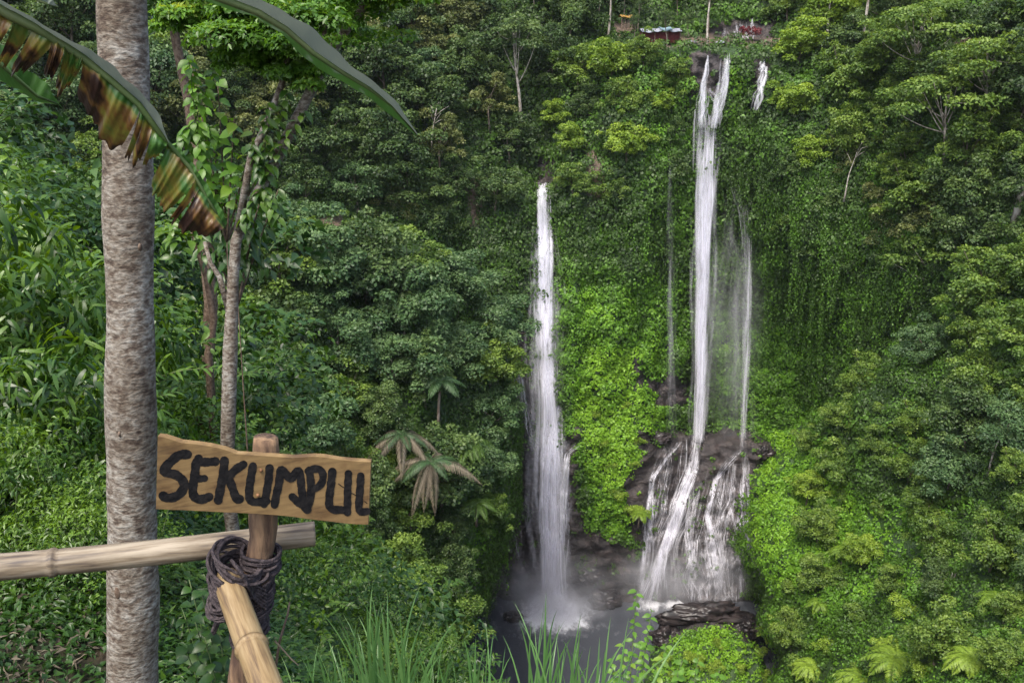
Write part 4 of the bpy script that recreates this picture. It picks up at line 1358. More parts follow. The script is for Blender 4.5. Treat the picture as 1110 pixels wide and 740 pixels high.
def bark():
    m, n, l = newmat('lichen_bark')
    tc = n.new('ShaderNodeTexCoord')
    mp = n.new('ShaderNodeMapping'); mp.inputs['Scale'].default_value = (1, 1, 1.9)
    l.new(tc.outputs['Object'], mp.inputs[0])
    nz = n.new('ShaderNodeTexNoise'); nz.inputs['Scale'].default_value = 24; nz.inputs['Detail'].default_value = 8; nz.inputs['Roughness'].default_value = .62; nz.inputs['Distortion'].default_value = .15
    l.new(mp.outputs[0], nz.inputs['Vector'])
    r = ramp(n, [(.34, (.07, .05, .038)), (.43, (.135, .11, .085)), (.49, (.20, .18, .15)), (.62, (.28, .27, .24))])
    l.new(nz.outputs['Fac'], r.inputs[0])
    nz2 = n.new('ShaderNodeTexNoise'); nz2.inputs['Scale'].default_value = 55; nz2.inputs['Detail'].default_value = 4
    l.new(mp.outputs[0], nz2.inputs['Vector'])
    r2 = ramp(n, [(.35, (.55, .5, .48)), (.6, (1.15, 1.15, 1.15))])
    l.new(nz2.outputs['Fac'], r2.inputs[0])
    n3 = n.new('ShaderNodeTexNoise'); n3.inputs['Scale'].default_value = 4.5; n3.inputs['Detail'].default_value = 3
    l.new(tc.outputs['Object'], n3.inputs['Vector'])
    r3 = ramp(n, [(.38, (.62, .56, .50)), (.6, (1.0, 1.0, 1.0))])
    l.new(n3.outputs['Fac'], r3.inputs[0])
    mu0 = n.new('ShaderNodeMix'); mu0.data_type = 'RGBA'; mu0.blend_type = 'MULTIPLY'; mu0.inputs[0].default_value = 1
    l.new(r.outputs[0], mu0.inputs[6]); l.new(r3.outputs[0], mu0.inputs[7])
    mu = n.new('ShaderNodeMix'); mu.data_type = 'RGBA'; mu.blend_type = 'MULTIPLY'; mu.inputs[0].default_value = 1
    l.new(mu0.outputs[2], mu.inputs[6]); l.new(r2.outputs[0], mu.inputs[7])
    p = n.new('ShaderNodeBsdfPrincipled'); p.inputs['Roughness'].default_value = .9
    l.new(mu.outputs[2], p.inputs['Base Color'])
    b = n.new('ShaderNodeBump'); b.inputs['Strength'].default_value = .8; b.inputs['Distance'].default_value = .006
    ad = n.new('ShaderNodeMath'); l.new(nz.outputs['Fac'], ad.inputs[0]); l.new(nz2.outputs['Fac'], ad.inputs[1])
    l.new(ad.outputs[0], b.inputs['Height']); l.new(b.outputs[0], p.inputs['Normal'])
    o = n.new('ShaderNodeOutputMaterial'); l.new(p.outputs[0], o.inputs[0])
    return m


M['bark'] = bark()

# slender tree
P_ = [(246, 520), (248, 455), (250, 380), (252, 310), (256, 262), (270, 225), (290, 190), (318, 135), (345, 82), (368, 42), (402, -5), (425, -40)]
Yst = 5.6
pts = at([p[0] for p in P_], [p[1] for p in P_], np.full(len(P_), Yst))
gz = near_at(246, Yst)
pts = np.concatenate([[gz + np.array([0, 0, -.5])], pts])
root = thing('slender_tree', 'slender leaning tree with a flat feathery crown right of the big trunk', 'tree', tuple(gz))
b = MB().tube(pts - gz, np.array([.12, .105, .10, .095, .09, .085, .08, .08, .075, .07, .065, .05, .04]) * .44, 12, wob=.012)
b.tube(at([258, 272, 292, 306, 312, 322], [250, 172, 128, 90, 60, 10], np.full(6, Yst - .05)) - gz, np.array([.06, .055, .05, .045, .04, .03]) * .43, 7)
b.tube(at([345, 350, 352, 340], [82, 60, 30, -10], np.full(4, Yst)) - gz, [.022, .02, .013, .01], 6)
b.tube(at([250, 238, 228, 222], [345, 300, 285, 262], np.full(4, Yst)) - gz, [.022, .018, .015, .012], 6)
b.build('trunk', M['bark'], root, True)
for px, py, w, h in ((330, 30, 1.15, .32), (290, 2, .8, .25), (375, 2, .9, .3), (300, 52, .5, .2), (250, 0, .6, .22), (420, -8, .6, .22), (312, 78, .45, .2), (222, 22, .5, .2), (275, 30, .5, .2), (262, 62, .35, .16)):
    v, f, t, cen = lobed_crown(g, W_=w * .43, H_=h * .43, z0=0, nl=20, per=300, lsz=.036, flat=.4, lobe=.35, shape=LEAF_F, aspect=.5, bottom=-.8)
    c = at(px, py, Yst) - gz
    link('crown', mesh_np('crown', v + c, f, M['olive_near'] if 'olive_near' in M else M['lime_leaf'], t - .25), root)
stem_plant('vine', 'leafy vine trailing round the fork of the slender tree', 'vine',
           [(at(286, 200, 5.55), at(px, py, Y)) for px, py, Y in ((312, 98, 5.5), (330, 120, 5.5), (290, 112, 5.45), (262, 240, 5.5), (300, 235, 5.5), (272, 155, 5.5))],
           'near_leaf', .085, .5, g, 22, start=.1, t0=.62, rad=.004, droop=.9, up=.1)
stem_plant('vine', 'olive leafy spray hanging beside the crooked brown stem', 'vine',
           [(at(212, 130, 5.9), at(px, py, Y)) for px, py, Y in ((190, 160, 5.8), (222, 190, 5.8), (204, 60, 5.9), (236, 150, 5.9), (196, 215, 5.9), (240, 60, 5.9))],
           'lime_leaf', .09, .6, g, 20, start=.1, t0=.22, rad=.004, droop=.9, up=.1)
# crooked brown stem near the top
gz2 = near_at(205, 11)
pp = at([228, 215, 205, 198, 192, 186, 180], [330, 190, 112, 80, 50, 20, -20], np.full(7, 11.0))
root = thing('crooked_tree', 'crooked brown tree stem just right of the big trunk', 'tree', tuple(gz2))
MB().tube(np.concatenate([[gz2 - UP * .3], pp]) - gz2, [.1, .09, .075, .065, .06, .055, .05, .045], 8, wob=.012).build('trunk', M['twig'], root, True)
v, f, t, cen = lobed_crown(g, W_=.7, H_=.5, z0=0, nl=14, per=60, lsz=.14, shape=LEAF_O, aspect=.5, bottom=-.8)
link('crown', mesh_np('crown', v + at(186, 6, 11.0) - gz2, f, M['near_dark'], t), root)
gz3 = near_at(228, 9)
pp = at([226, 232, 224, 214, 208], [384, 345, 300, 268, 250], np.full(5, 9.0))
root = thing('dark_sapling', 'thin dark bent stem under the broad leaves', 'tree', tuple(gz3))
MB().tube(np.concatenate([[gz3 - UP * .2], pp]) - gz3, [.05, .045, .04, .035, .03, .02], 7).build('trunk', M['twig'], root, True)
v, f, t, cen = lobed_crown(g, W_=.5, H_=.3, z0=0, nl=10, per=40, lsz=.13, shape=LEAF_O, aspect=.5, bottom=-.8)
link('crown', mesh_np('crown', v + at(208, 245, 9.0) - gz3, f, M['near_leaf'], t), root)

# ------------------------------------------------------------------ big trunk
ky = np.linspace(-260, 1150, 90)
kx = np.interp(ky, [-260, 0, 150, 370, 560, 740, 1150], [126, 132, 138, 141.5, 143.5, 144.5, 145])
pts = at(kx, ky, np.full(90, 3.0))
hwid = np.interp(ky, [-260, 0, 150, 300, 370, 560, 740, 900, 1150], [25, 26.5, 26, 25.5, 25, 25.5, 26.5, 28, 31])
rr = hwid * 3.0 / F / (CP + (370 - ky) / F * SP)
root = thing('big_tree', 'large straight tree trunk with mottled lichen bark beside the bamboo rail', 'tree', tuple(near_at(144, 3.0)))
rp = np.array(root.location)
MB().tube(pts - rp, rr, 40, wob=.006, seed=4).build('trunk', M['bark'], root, True)
for px, py, w_ in ((128, 642, .016), (152, 268, .008), (130, 470, .007)):
    sc_ = MB(); c = at(px, py, 2.915) - rp
    th, ph = np.meshgrid(np.linspace(0, math.pi, 9), np.arange(12) / 12 * 2 * math.pi, indexing='ij')
    V = np.stack([np.sin(th) * np.cos(ph) * w_ * .8, np.sin(th) * np.sin(ph) * .012, np.cos(th) * w_ * 1.7], -1).reshape(-1, 3) + c
    i = np.arange(8)[:, None] * 12; j = np.arange(12)[None]
    sc_.add(V, np.stack([i + j, i + 12 + j, i + 12 + (j + 1) % 12, i + (j + 1) % 12], -1).reshape(-1, 4))
    sc_.build('bark_scar', M['twig'], root, True)

# ------------------------------------------------------------------ rail, post, rope, sign
def bamboo_mat(name, c1, c2, c3, axis_scale):
    m, n, l = newmat(name)
    a = n.new('ShaderNodeAttribute'); a.attribute_name = 'tint'
    tc = n.new('ShaderNodeTexCoord')
    mp = n.new('ShaderNodeMapping'); mp.inputs['Scale'].default_value = axis_scale
    l.new(tc.outputs['Object'], mp.inputs[0])
    nz = n.new('ShaderNodeTexNoise'); nz.inputs['Scale'].default_value = 9; nz.inputs['Detail'].default_value = 7; nz.inputs['Roughness'].default_value = .6
    l.new(mp.outputs[0], nz.inputs['Vector'])
    r = ramp(n, [(.33, c3), (.47, c1), (.62, c2)])
    l.new(nz.outputs['Fac'], r.inputs[0])
    mx = n.new('ShaderNodeMix'); mx.data_type = 'RGBA'; mx.blend_type = 'MULTIPLY'; mx.inputs[0].default_value = 1
    l.new(r.outputs[0], mx.inputs[6])
    r2 = ramp(n, [(0, (.25, .2, .17)), (.5, (1, 1, 1)), (1, (1.2, 1.2, 1.2))])
    l.new(a.outputs['Fac'], r2.inputs[0]); l.new(r2.outputs[0], mx.inputs[7])
    p = n.new('ShaderNodeBsdfPrincipled'); p.inputs['Roughness'].default_value = .5; p.inputs['Specular IOR Level'].default_value = .35
    l.new(mx.outputs[2], p.inputs['Base Color'])
    b = n.new('ShaderNodeBump'); b.inputs['Strength'].default_value = .35; b.inputs['Distance'].default_value = .002
    l.new(nz.outputs['Fac'], b.inputs['Height']); l.new(b.outputs[0], p.inputs['Normal'])
    o = n.new('ShaderNodeOutputMaterial'); l.new(p.outputs[0], o.inputs[0])
    return m


M['bamboo_grey'] = bamboo_mat('weathered_bamboo', (.165, .13, .088), (.27, .23, .17), (.05, .038, .032), (.55, 7, 7))
M['bamboo_tan'] = bamboo_mat('tan_bamboo', (.21, .145, .07), (.28, .21, .115), (.09, .058, .035), (.5, 8, 8))


def bamboo(name, label, mat, A, B_, r, nodes, grp):
    A = np.asarray(A); B_ = np.asarray(B_)
    L = np.linalg.norm(B_ - A)
    s = np.linspace(0, 1, 140)
    rad = r * (1 + .012 * np.sin(s * 9))
    tn = np.full(140, .5)
    for q in nodes:
        rad = rad + r * (.15 * np.exp(-((s - q) * L / .008) ** 2) - .06 * np.exp(-((s - q - .012 / L) * L / .005) ** 2))
    P = A + (B_ - A) * s[:, None] + UP * (-.012 * np.sin(s * math.pi))[:, None]
    b = MB()
    S0 = 28
    T = (B_ - A) / L
    a = norm(np.cross(T, UP)); c = np.cross(T, a)
    th = np.arange(S0) / S0 * 2 * math.pi
    ring = np.cos(th)[:, None] * a + np.sin(th)[:, None] * c
    V = (P[:, None] + ring[None] * rad[:, None, None])
    tt = np.full((140, S0), .5)
    for q in nodes:
        tt -= (.46 * np.exp(-((s - q) * L / .004) ** 2) + .25 * np.exp(-((s - q - .016 / L) * L / .003) ** 2))[:, None]
    # hollow ends
    inner = [P[[0]] + ring * rad[0] * .72, P[[0]] + T * .05 + ring * rad[0] * .66, P[[-1]] + ring * rad[-1] * .72, P[[-1]] - T * .05 + ring * rad[-1] * .66]
    V = np.concatenate([V.reshape(-1, 3)] + [x_.reshape(-1, 3) for x_ in inner])
    tt = np.concatenate([tt.ravel(), np.full(S0, .35), np.full(S0, .0), np.full(S0, .35), np.full(S0, .0)])
    j = np.arange(S0); j1 = (j + 1) % S0
    i = np.arange(139)[:, None] * S0
    f = [np.stack([i + j[None], i + j1[None], i + S0 + j1[None], i + S0 + j[None]], -1).reshape(-1, 4)]
    e = 140 * S0
    f.append(np.stack([j1, j, e + j, e + j1], -1)); f.append(np.stack([e + j1, e + j, e + S0 + j, e + S0 + j1], -1))
    o_ = 139 * S0
    f.append(np.stack([o_ + j, o_ + j1, e + 2 * S0 + j1, e + 2 * S0 + j], -1)); f.append(np.stack([e + 2 * S0 + j, e + 2 * S0 + j1, e + 3 * S0 + j1, e + 3 * S0 + j], -1))

    b.add(V, np.concatenate(f), tt)
    for k_, sgn in ((e + S0, 1), (e + 3 * S0, -1)):
        ci = b.n; b.V.append(V[k_:k_ + S0].mean(0)[None]); b.t.append(np.zeros(1)); b.n += 1
        b.T.append(np.stack([k_ + j, k_ + j1, np.full(S0, ci)], -1))
    Rm = np.stack([T, a, c])                     # rows: local axes
    b.V = [(v - A) @ Rm.T for v in b.V]
    o = b.build(name, mat, None, True)
    from mathutils import Matrix
    m4 = Matrix([list(T), list(a), list(c)]).transposed().to_4x4(); m4.translation = Vector(A)
    o.matrix_world = m4
    return tag(o, label, 'rail', grp)


bamboo('bamboo_rail', 'grey weathered bamboo rail running left across the big trunk', M['bamboo_grey'], at(-160, 626, 2.02), at(341, 578, 2.36), .0365,
       [.40, .02, .82 + .5], None)
bamboo('bamboo_rail', 'tan bamboo rail coming from the post towards the viewer', M['bamboo_tan'], at(246, 628, 2.16), at(352, 905, 1.28), .037, [.34, .86], None)

M['postwood'] = simple('rough_post_wood', (.06, .036, .026), .9, 1.0, 6, (.21, .135, .08), (6, 6, 1.1), .36, .64, 9)
pk = at([289, 288, 285, 281, 276, 268, 258, 240], [474, 520, 565, 605, 650, 700, 760, 900], np.full(8, 2.21))
root = thing('fence_post', 'rough round log post carrying the painted sign', 'post', tuple(pk[-1]))
rp = pk[-1]
kk = np.linspace(0, 7, 50)
pp = np.stack([np.interp(kk, np.arange(8), pk[:, a]) for a in range(3)], -1)
MB().tube(pp - rp, np.interp(kk, [0, .3, 2, 4, 7], [.033, .035, .037, .040, .044]), 22, wob=.006, seed=9).build('post_shaft', M['postwood'], root, True)

# rope
M['rope'] = simple('dark_fibre_rope', (.022, .017, .02), .9, .9, 60, (.075, .06, .062), (1, 1, 1), .35, .7, 6)
b = MB()
g = np.random.default_rng(91)


def loop(cpx, cpy, Y, rx, ry, tilt, roll, rad=.0045, open_=1.0):
    c = at(cpx, cpy, Y) - rp
    th = np.linspace(0, 2 * math.pi * open_, 40)
    X = np.cos(th) * rx; Yv = np.sin(th) * ry
    Z = X * math.tan(tilt) + Yv * math.tan(roll) + .0025 * np.sin(th * 3 + cpx)
    jit = 1 + .04 * np.sin(th * 2 + cpy)
    b.tube(c + np.stack([X * jit, Yv * jit, Z], -1), rad, 6, .5, False)


for k in range(12):
    loop(283 + g.normal(0, .6), 597 + k * 1.8, 2.21, .046 + g.uniform(0, .006), .046 + g.uniform(0, .004), g.normal(-.1, .12), g.normal(0, .1), g.uniform(.0036, .0052))
for k in range(30):
    loop(278 - k * .3 + g.normal(0, .8), 632 + k * 1.9, 2.20, .050 + g.uniform(-.003, .006), .050, .28 + g.normal(0, .1), g.normal(0, .12), g.uniform(.0034, .005))
for k in range(30):
    loop(257 + g.normal(0, 2) - k * .15, 604 + k * 1.6, 2.16, .062 + g.uniform(-.012, .006), .07, -.55 + g.normal(0, .12) + k * .03, .25 + g.normal(0, .1), g.uniform(.004, .0055))
for k in range(16):
    loop(247 + g.normal(0, 1.5), 620 + k * 2.4, 2.19, .043 + g.uniform(-.004, .006), .055, -.9 + k * .14 + g.normal(0, .08), .2, g.uniform(.004, .0055))
for k in range(6):      # crossing lashings
    p = at([250 + k * 2, 262 + k, 275, 288], [606 + k * 2, 622 + k * 2, 634 + k * 3, 640 + k * 4], [2.10, 2.09, 2.13, 2.16]) - rp
    q = np.linspace(0, 3, 20)
    b.tube(np.stack([np.interp(q, np.arange(4), p[:, a]) for a in range(3)], -1), .0045, 6, .5, False)
b.build('rope_lashing', M['rope'], None, True, tuple(rp))
tag(bpy.data.objects['rope_lashing'], 'dark fibre rope lashing the tan bamboo rail to the post', 'rope')

# sign
def z1(L_): return [(160 + x / 6.73, 465 + y / 6.73) for x, y in L_]
def z2(L_): return [(280 + x / 6.73, 465 + y / 6.73) for x, y in L_]


def sgnY(px): return 2.02 + (np.asarray(px, float) - 170) / 232 * .22


def sp(pts, dY=0.0):
    p = np.asarray(pts, float)
    return at(p[:, 0], p[:, 1], sgnY(p[:, 0]) + dY)


top = [(171, 472.4), (178, 473.2), (187, 476), (196, 479.1), (211, 480.6), (227, 482.8), (243, 486.5), (256.6, 491.5), (280, 493.0), (300, 494.2), (317, 495.5), (339, 494), (351, 494.7), (369, 497.7), (386, 499.2), (402, 500)]
bot = [(169, 552), (178, 552.2), (187, 552.8), (196, 553), (211, 553.8), (227, 554.6), (243, 555.4), (256.6, 556), (280, 557.2), (300, 558.6), (317, 560.2), (339, 563.4), (351, 564.6), (369, 566.8), (386, 568.4), (399, 568.8)]
org = sp([(286, 525)])[0]
TH = np.array([.0, .018, 0])
def bev(P_, amt):     # pull towards the centre line for a worn edge
    return P_
n_ = len(top)
T0, B0 = sp(top), sp(bot)
rows = []
for fr_ in np.linspace(0, 1, 9):
    rows.append(T0 * (1 - fr_) + B0 * fr_)
G = np.stack(rows)                                     # 9 x n x 3 front
inset = .0016
Gf = G.copy()
Gf[0] -= (G[0] - G[1]) / np.linalg.norm(G[0] - G[1], axis=-1, keepdims=True) * inset
Gf[-1] -= (G[-1] - G[-2]) / np.linalg.norm(G[-1] - G[-2], axis=-1, keepdims=True) * inset
edge_mid = G + np.array([0, .002, 0])
b = MB()
def gridf(G_, flip=False):
    a, c = G_.shape[:2]
    i = np.arange(a * c).reshape(a, c)
    f = np.stack([i[:-1, :-1], i[1:, :-1], i[1:, 1:], i[:-1, 1:]], -1).reshape(-1, 4)
    return G_.reshape(-1, 3), (f[:, ::-1] if flip else f)
b.add(*gridf(Gf - org))
b.add(*gridf(G + TH - org, True))
for e in (0, -1):
    b.add(*gridf(np.stack([Gf[e], edge_mid[e], (G + TH)[e]]) - org, e == 0))
for e in (0, -1):
    b.add(*gridf(np.stack([Gf[:, e], (G + TH)[:, e]]) - org, e == -1))


def board_mat():
    m, n, l = newmat('yellow_board')
    tc = n.new('ShaderNodeTexCoord')
    mp = n.new('ShaderNodeMapping'); mp.inputs['Scale'].default_value = (1.6, 4, 22); mp.inputs['Rotation'].default_value = (0, R(-7), 0)
    l.new(tc.outputs['Object'], mp.inputs[0])
    nz = n.new('ShaderNodeTexNoise'); nz.inputs['Scale'].default_value = 3.5; nz.inputs['Detail'].default_value = 8; nz.inputs['Roughness'].default_value = .65; nz.inputs['Distortion'].default_value = .6
    l.new(mp.outputs[0], nz.inputs['Vector'])
    r = ramp(n, [(.3, (.10, .062, .026)), (.46, (.175, .11, .042)), (.62, (.215, .14, .056)), (.75, (.27, .19, .095))])
    l.new(nz.outputs['Fac'], r.inputs[0])
    n2 = n.new('ShaderNodeTexNoise'); n2.inputs['Scale'].default_value = 13; n2.inputs['Detail'].default_value = 5
    l.new(tc.outputs['Object'], n2.inputs['Vector'])
    r2 = ramp(n, [(.34, (.5, .42, .36)), (.5, (1, 1, 1))])
    l.new(n2.outputs['Fac'], r2.inputs[0])
    mu = n.new('ShaderNodeMix'); mu.data_type = 'RGBA'; mu.blend_type = 'MULTIPLY'; mu.inputs[0].default_value = .8
    l.new(r.outputs[0], mu.inputs[6]); l.new(r2.outputs[0], mu.inputs[7])
    p = n.new('ShaderNodeBsdfPrincipled'); p.inputs['Roughness'].default_value = .7
    l.new(mu.outputs[2], p.inputs['Base Color'])
    bb = n.new('ShaderNodeBump'); bb.inputs['Strength'].default_value = .4; bb.inputs['Distance'].default_value = .002
    l.new(nz.outputs['Fac'], bb.inputs['Height']); l.new(bb.outputs[0], p.inputs['Normal'])
    o = n.new('ShaderNodeOutputMaterial'); l.new(p.outputs[0], o.inputs[0])
    return m


root = thing('wooden_sign', 'yellow wooden board hand lettered SEKUMPUL in black paint', 'sign', tuple(org))
b.build('board', board_mat(), root)
M['black_paint'] = simple('black_paint', (.007, .007, .008), .75, .2, 60, (.014, .013, .013), spec=.12)
STR = [z1([(290, 184), (250, 182), (215, 195), (165, 240), (120, 285), (112, 305), (145, 318), (205, 330), (250, 362), (268, 400), (258, 445), (225, 480), (180, 500), (135, 502), (113, 485)]),
       z1([(492, 235), (430, 240), (365, 238)]), z1([(372, 215), (352, 250), (345, 330), (328, 420), (330, 475), (355, 508), (400, 512), (450, 492)]), z1([(345, 362), (415, 358)]),
       z1([(560, 230), (556, 290), (540, 390), (515, 515)]), z1([(700, 256), (645, 290), (590, 345), (605, 390), (630, 460), (650, 520), (672, 508)]),
       z1([(768, 268), (755, 340), (742, 430), (738, 505), (770, 532), (835, 528)]), z2([(82, 285), (75, 370), (60, 460), (42, 548)]), z1([(835, 528), (868, 524)]),
       z2([(118, 550), (128, 490), (150, 400), (162, 290), (185, 300), (215, 345), (240, 368), (270, 320), (290, 292), (308, 340), (315, 440), (338, 560), (300, 540), (248, 492)]),
       z2([(372, 300), (384, 400), (384, 490), (356, 582)]), z2([(362, 305), (400, 288), (452, 290), (474, 330), (468, 385), (440, 420), (408, 432)]), z2([(330, 560), (356, 585)]),
       z2([(540, 310), (530, 400), (518, 490), (515, 560), (545, 588), (600, 586), (640, 590)]), z2([(657, 325), (652, 420), (650, 520), (650, 605)]),
       z2([(747, 340), (742, 430), (735, 520), (732, 585), (755, 606), (792, 598)])]
WID = [1.1 * w__ for w__ in [4.6, 4.3, 4.5, 3.6, 4.4, 4.2, 4.1, 4.0, 4.0, 4.0, 3.9, 3.7, 4.0, 4.0, 3.7, 3.8]]
for k, (st_, w_) in enumerate(zip(STR, WID)):
    p = np.asarray(st_, float)
    L_ = np.concatenate([[0], np.cumsum(np.hypot(*np.diff(p, axis=0).T))])
    m_ = max(6, int(L_[-1] / 1.6))
    q = np.linspace(0, L_[-1], m_)
    c = np.stack([np.interp(q, L_, p[:, 0]), np.interp(q, L_, p[:, 1])], -1)
    for _ in range(2):
        c[1:-1] = .25 * c[:-2] + .5 * c[1:-1] + .25 * c[2:]
    tg = norm(np.gradient(c, axis=0)); nn = np.stack([-tg[:, 1], tg[:, 0]], -1)
    wj = w_ * (1 + .06 * np.sin(q * .55 + k * 2) + .04 * np.sin(q * 1.7 + k))
    lo_, hi_ = [], []
    # rounded ends
    for th in np.linspace(math.pi / 2, 0, 5)[:-1][::-1]:
        pass
    cc = [c[0] - tg[0] * wj[0] * math.cos(t_) for t_ in (0.15, .6, 1.1)]
    ww = [wj[0] * math.sin(t_) for t_ in (0.15, .6, 1.1)]
    ce = [c[-1] + tg[-1] * wj[-1] * math.cos(t_) for t_ in (1.1, .6, .15)]
    we = [wj[-1] * math.sin(t_) for t_ in (1.1, .6, .15)]
    C2 = np.concatenate([cc, c, ce]); W2 = np.concatenate([ww, wj, we]); N2_ = np.concatenate([[nn[0]] * 3, nn, [nn[-1]] * 3])
    up_, dn_ = C2 + N2_ * W2[:, None], C2 - N2_ * W2[:, None]
    off_ = .0004 + .00009 * k
    A_, Mi_, D_ = sp(up_, -off_), sp(C2, -off_), sp(dn_, -off_)
    Ab, Db = sp(up_, .0004), sp(dn_, .0004)
    b = MB()
    b.add(*gridf(np.stack([Ab, A_, Mi_, D_, Db]) - org))
    b.build('paint_stroke', M['black_paint'], root)
M['nail'] = simple('rusty_nail', (.1, .045, .02), .6, 0, 5, (.18, .09, .04))
for px, py in ((282.8, 509.5), (279.5, 536.5)):
    b = MB().tube([sp([(px, py)], -.006)[0] - org, sp([(px, py)], .002)[0] - org], [.0045, .005], 10)
    b.build('nail', M['nail'], root, True)
b = MB()
for ln in ([(366.8, 524), (369.5, 526), (372.6, 528)], [(378, 533), (382, 534.5), (385.5, 536.4)], [(395, 543), (398, 545)]):
    q = np.asarray(ln); 
    b.tube(sp(q, -.0008) - org, .0012, 5)
b.build('crack', M['black_paint'], root)

# twigs by the post
g = np.random.default_rng(12)
for lab, P3, r3, mt in (('thin dark broken twig rising right of the post', [(296, 742, 2.3), (303, 695, 2.32), (312, 665, 2.35), (314, 652, 2.36)], .005, 'twig'),
                        ('pale dry twig lying right of the tan bamboo rail', [(298, 694, 2.2), (308, 705, 2.2), (316, 714, 2.18), (324, 721, 2.17)], .003, 'dead')):
    p = at([q[0] for q in P3], [q[1] for q in P3], [q[2] for q in P3])
    tag(MB().tube(p - p[0], np.linspace(r3, r3 * .5, 4), 6).build('twig', M[mt], None, True, tuple(p[0])), lab, 'twig')
# withered fern by the trunk
fern_plant('withered_fern', 'brown withered fern at the foot of the big trunk', 'fern', nr(182, 2.7, .05), .30, g, 9, 'dead', 0, None, 0, npin=16, plen=.3, pw=.05, rise=.9)
fern_plant('withered_fern', 'dry brown fern low in the left corner', 'fern', nr(40, 3.2, .02), .34, g, 8, 'dead', 0, None, 0, npin=16, plen=.3, pw=.05, rise=.5)

# ------------------------------------------------------------------ grass in front of the drop
def tuft(label, px, Y, tips, g, w=.012, extra=10, group='grass tufts along the edge'):
    r0 = nr(px, Y)
    root = thing('grass_tuft', label, 'grass', tuple(r0), group)
    b = MB()
    T_ = list(tips)
    for k in range(extra):
        tx, ty, tY = tips[g.integers(len(tips))]
        T_.append((tx + g.normal(0, 26), ty + abs(g.normal(0, 34)), tY + g.normal(0, .12)))
    for tx, ty, tY in T_:
        e = at(tx, ty, tY) - r0
        s_ = np.array([g.normal(0, .04), g.normal(0, .04), 0])
        L = np.linalg.norm(e)
        mid = s_ + e * np.array([.35, .35, .75]) + UP * .12 * L
        q = np.linspace(0, 1, 12)[:, None]
        p = (1 - q) ** 2 * s_ + 2 * q * (1 - q) * mid + q * q * e
        T = norm(np.gradient(p, axis=0))
        sd_ = norm(np.cross(T, np.array([g.normal(0, .35), -1, g.normal(0, .3)])))
        ww = w * g.uniform(.6, 1.2) * (np.clip(q[:, 0] * 6, .4, 1) * (1 - q[:, 0] ** 2.2) + .02)
        A_ = p - sd_ * ww[:, None] * .5; B2 = p + sd_ * ww[:, None] * .5; Mi_ = p + np.cross(sd_, T) * ww[:, None] * .18
        V = np.stack([A_, Mi_, B2], 1).reshape(-1, 3)
        i = np.arange(11) * 3
        f = np.concatenate([np.stack([i, i + 1, i + 4, i + 3], -1), np.stack([i + 1, i + 2, i + 5, i + 4], -1)])
        b.add(V, f, .5 + g.normal(0, .13))
    b.build('blades', M['grass'], root, True)


g = np.random.default_rng(63)
tuft('tall grass tuft of upright blades before the foot of the left waterfall', 598, 2.3, [(592, 642, 2.5), (604, 660, 2.4), (576, 672, 2.4), (612, 672, 2.45), (620, 690, 2.3), (590, 655, 2.6), (630, 665, 2.5), (545, 688, 2.3)], g, .013, 26)
tuft('grass tuft leaning right with long arching blades before the pool', 640, 2.3, [(662, 668, 2.5), (690, 676, 2.6), (650, 690, 2.4), (672, 700, 2.4), (640, 700, 2.3), (700, 705, 2.5)], g, .013, 20)
tuft('grass tuft with thin upright blades at the bottom left of the pool', 520, 2.3, [(516, 690, 2.3), (532, 678, 2.4), (506, 700, 2.4), (525, 704, 2.3), (548, 700, 2.35), (526, 672, 2.6)], g, .010, 18)
tuft('large grass tuft fanning out below the gap beside the sign', 400, 2.6, [(404, 632, 2.8), (385, 640, 2.9), (420, 640, 2.9), (412, 655, 2.7), (460, 668, 2.8), (372, 665, 2.8), (398, 650, 2.6), (440, 690, 2.6)], g, .015, 36)
tuft('small grass tuft between the fanning tuft and the pool', 455, 2.5, [(450, 690, 2.6), (470, 700, 2.6), (440, 700, 2.5), (480, 692, 2.7)], g, .012, 16)
tuft('grass tuft close by the tan bamboo rail', 345, 2.7, [(340, 700, 2.8), (355, 690, 2.8), (330, 706, 2.7), (365, 700, 2.8)], g, .012, 16)

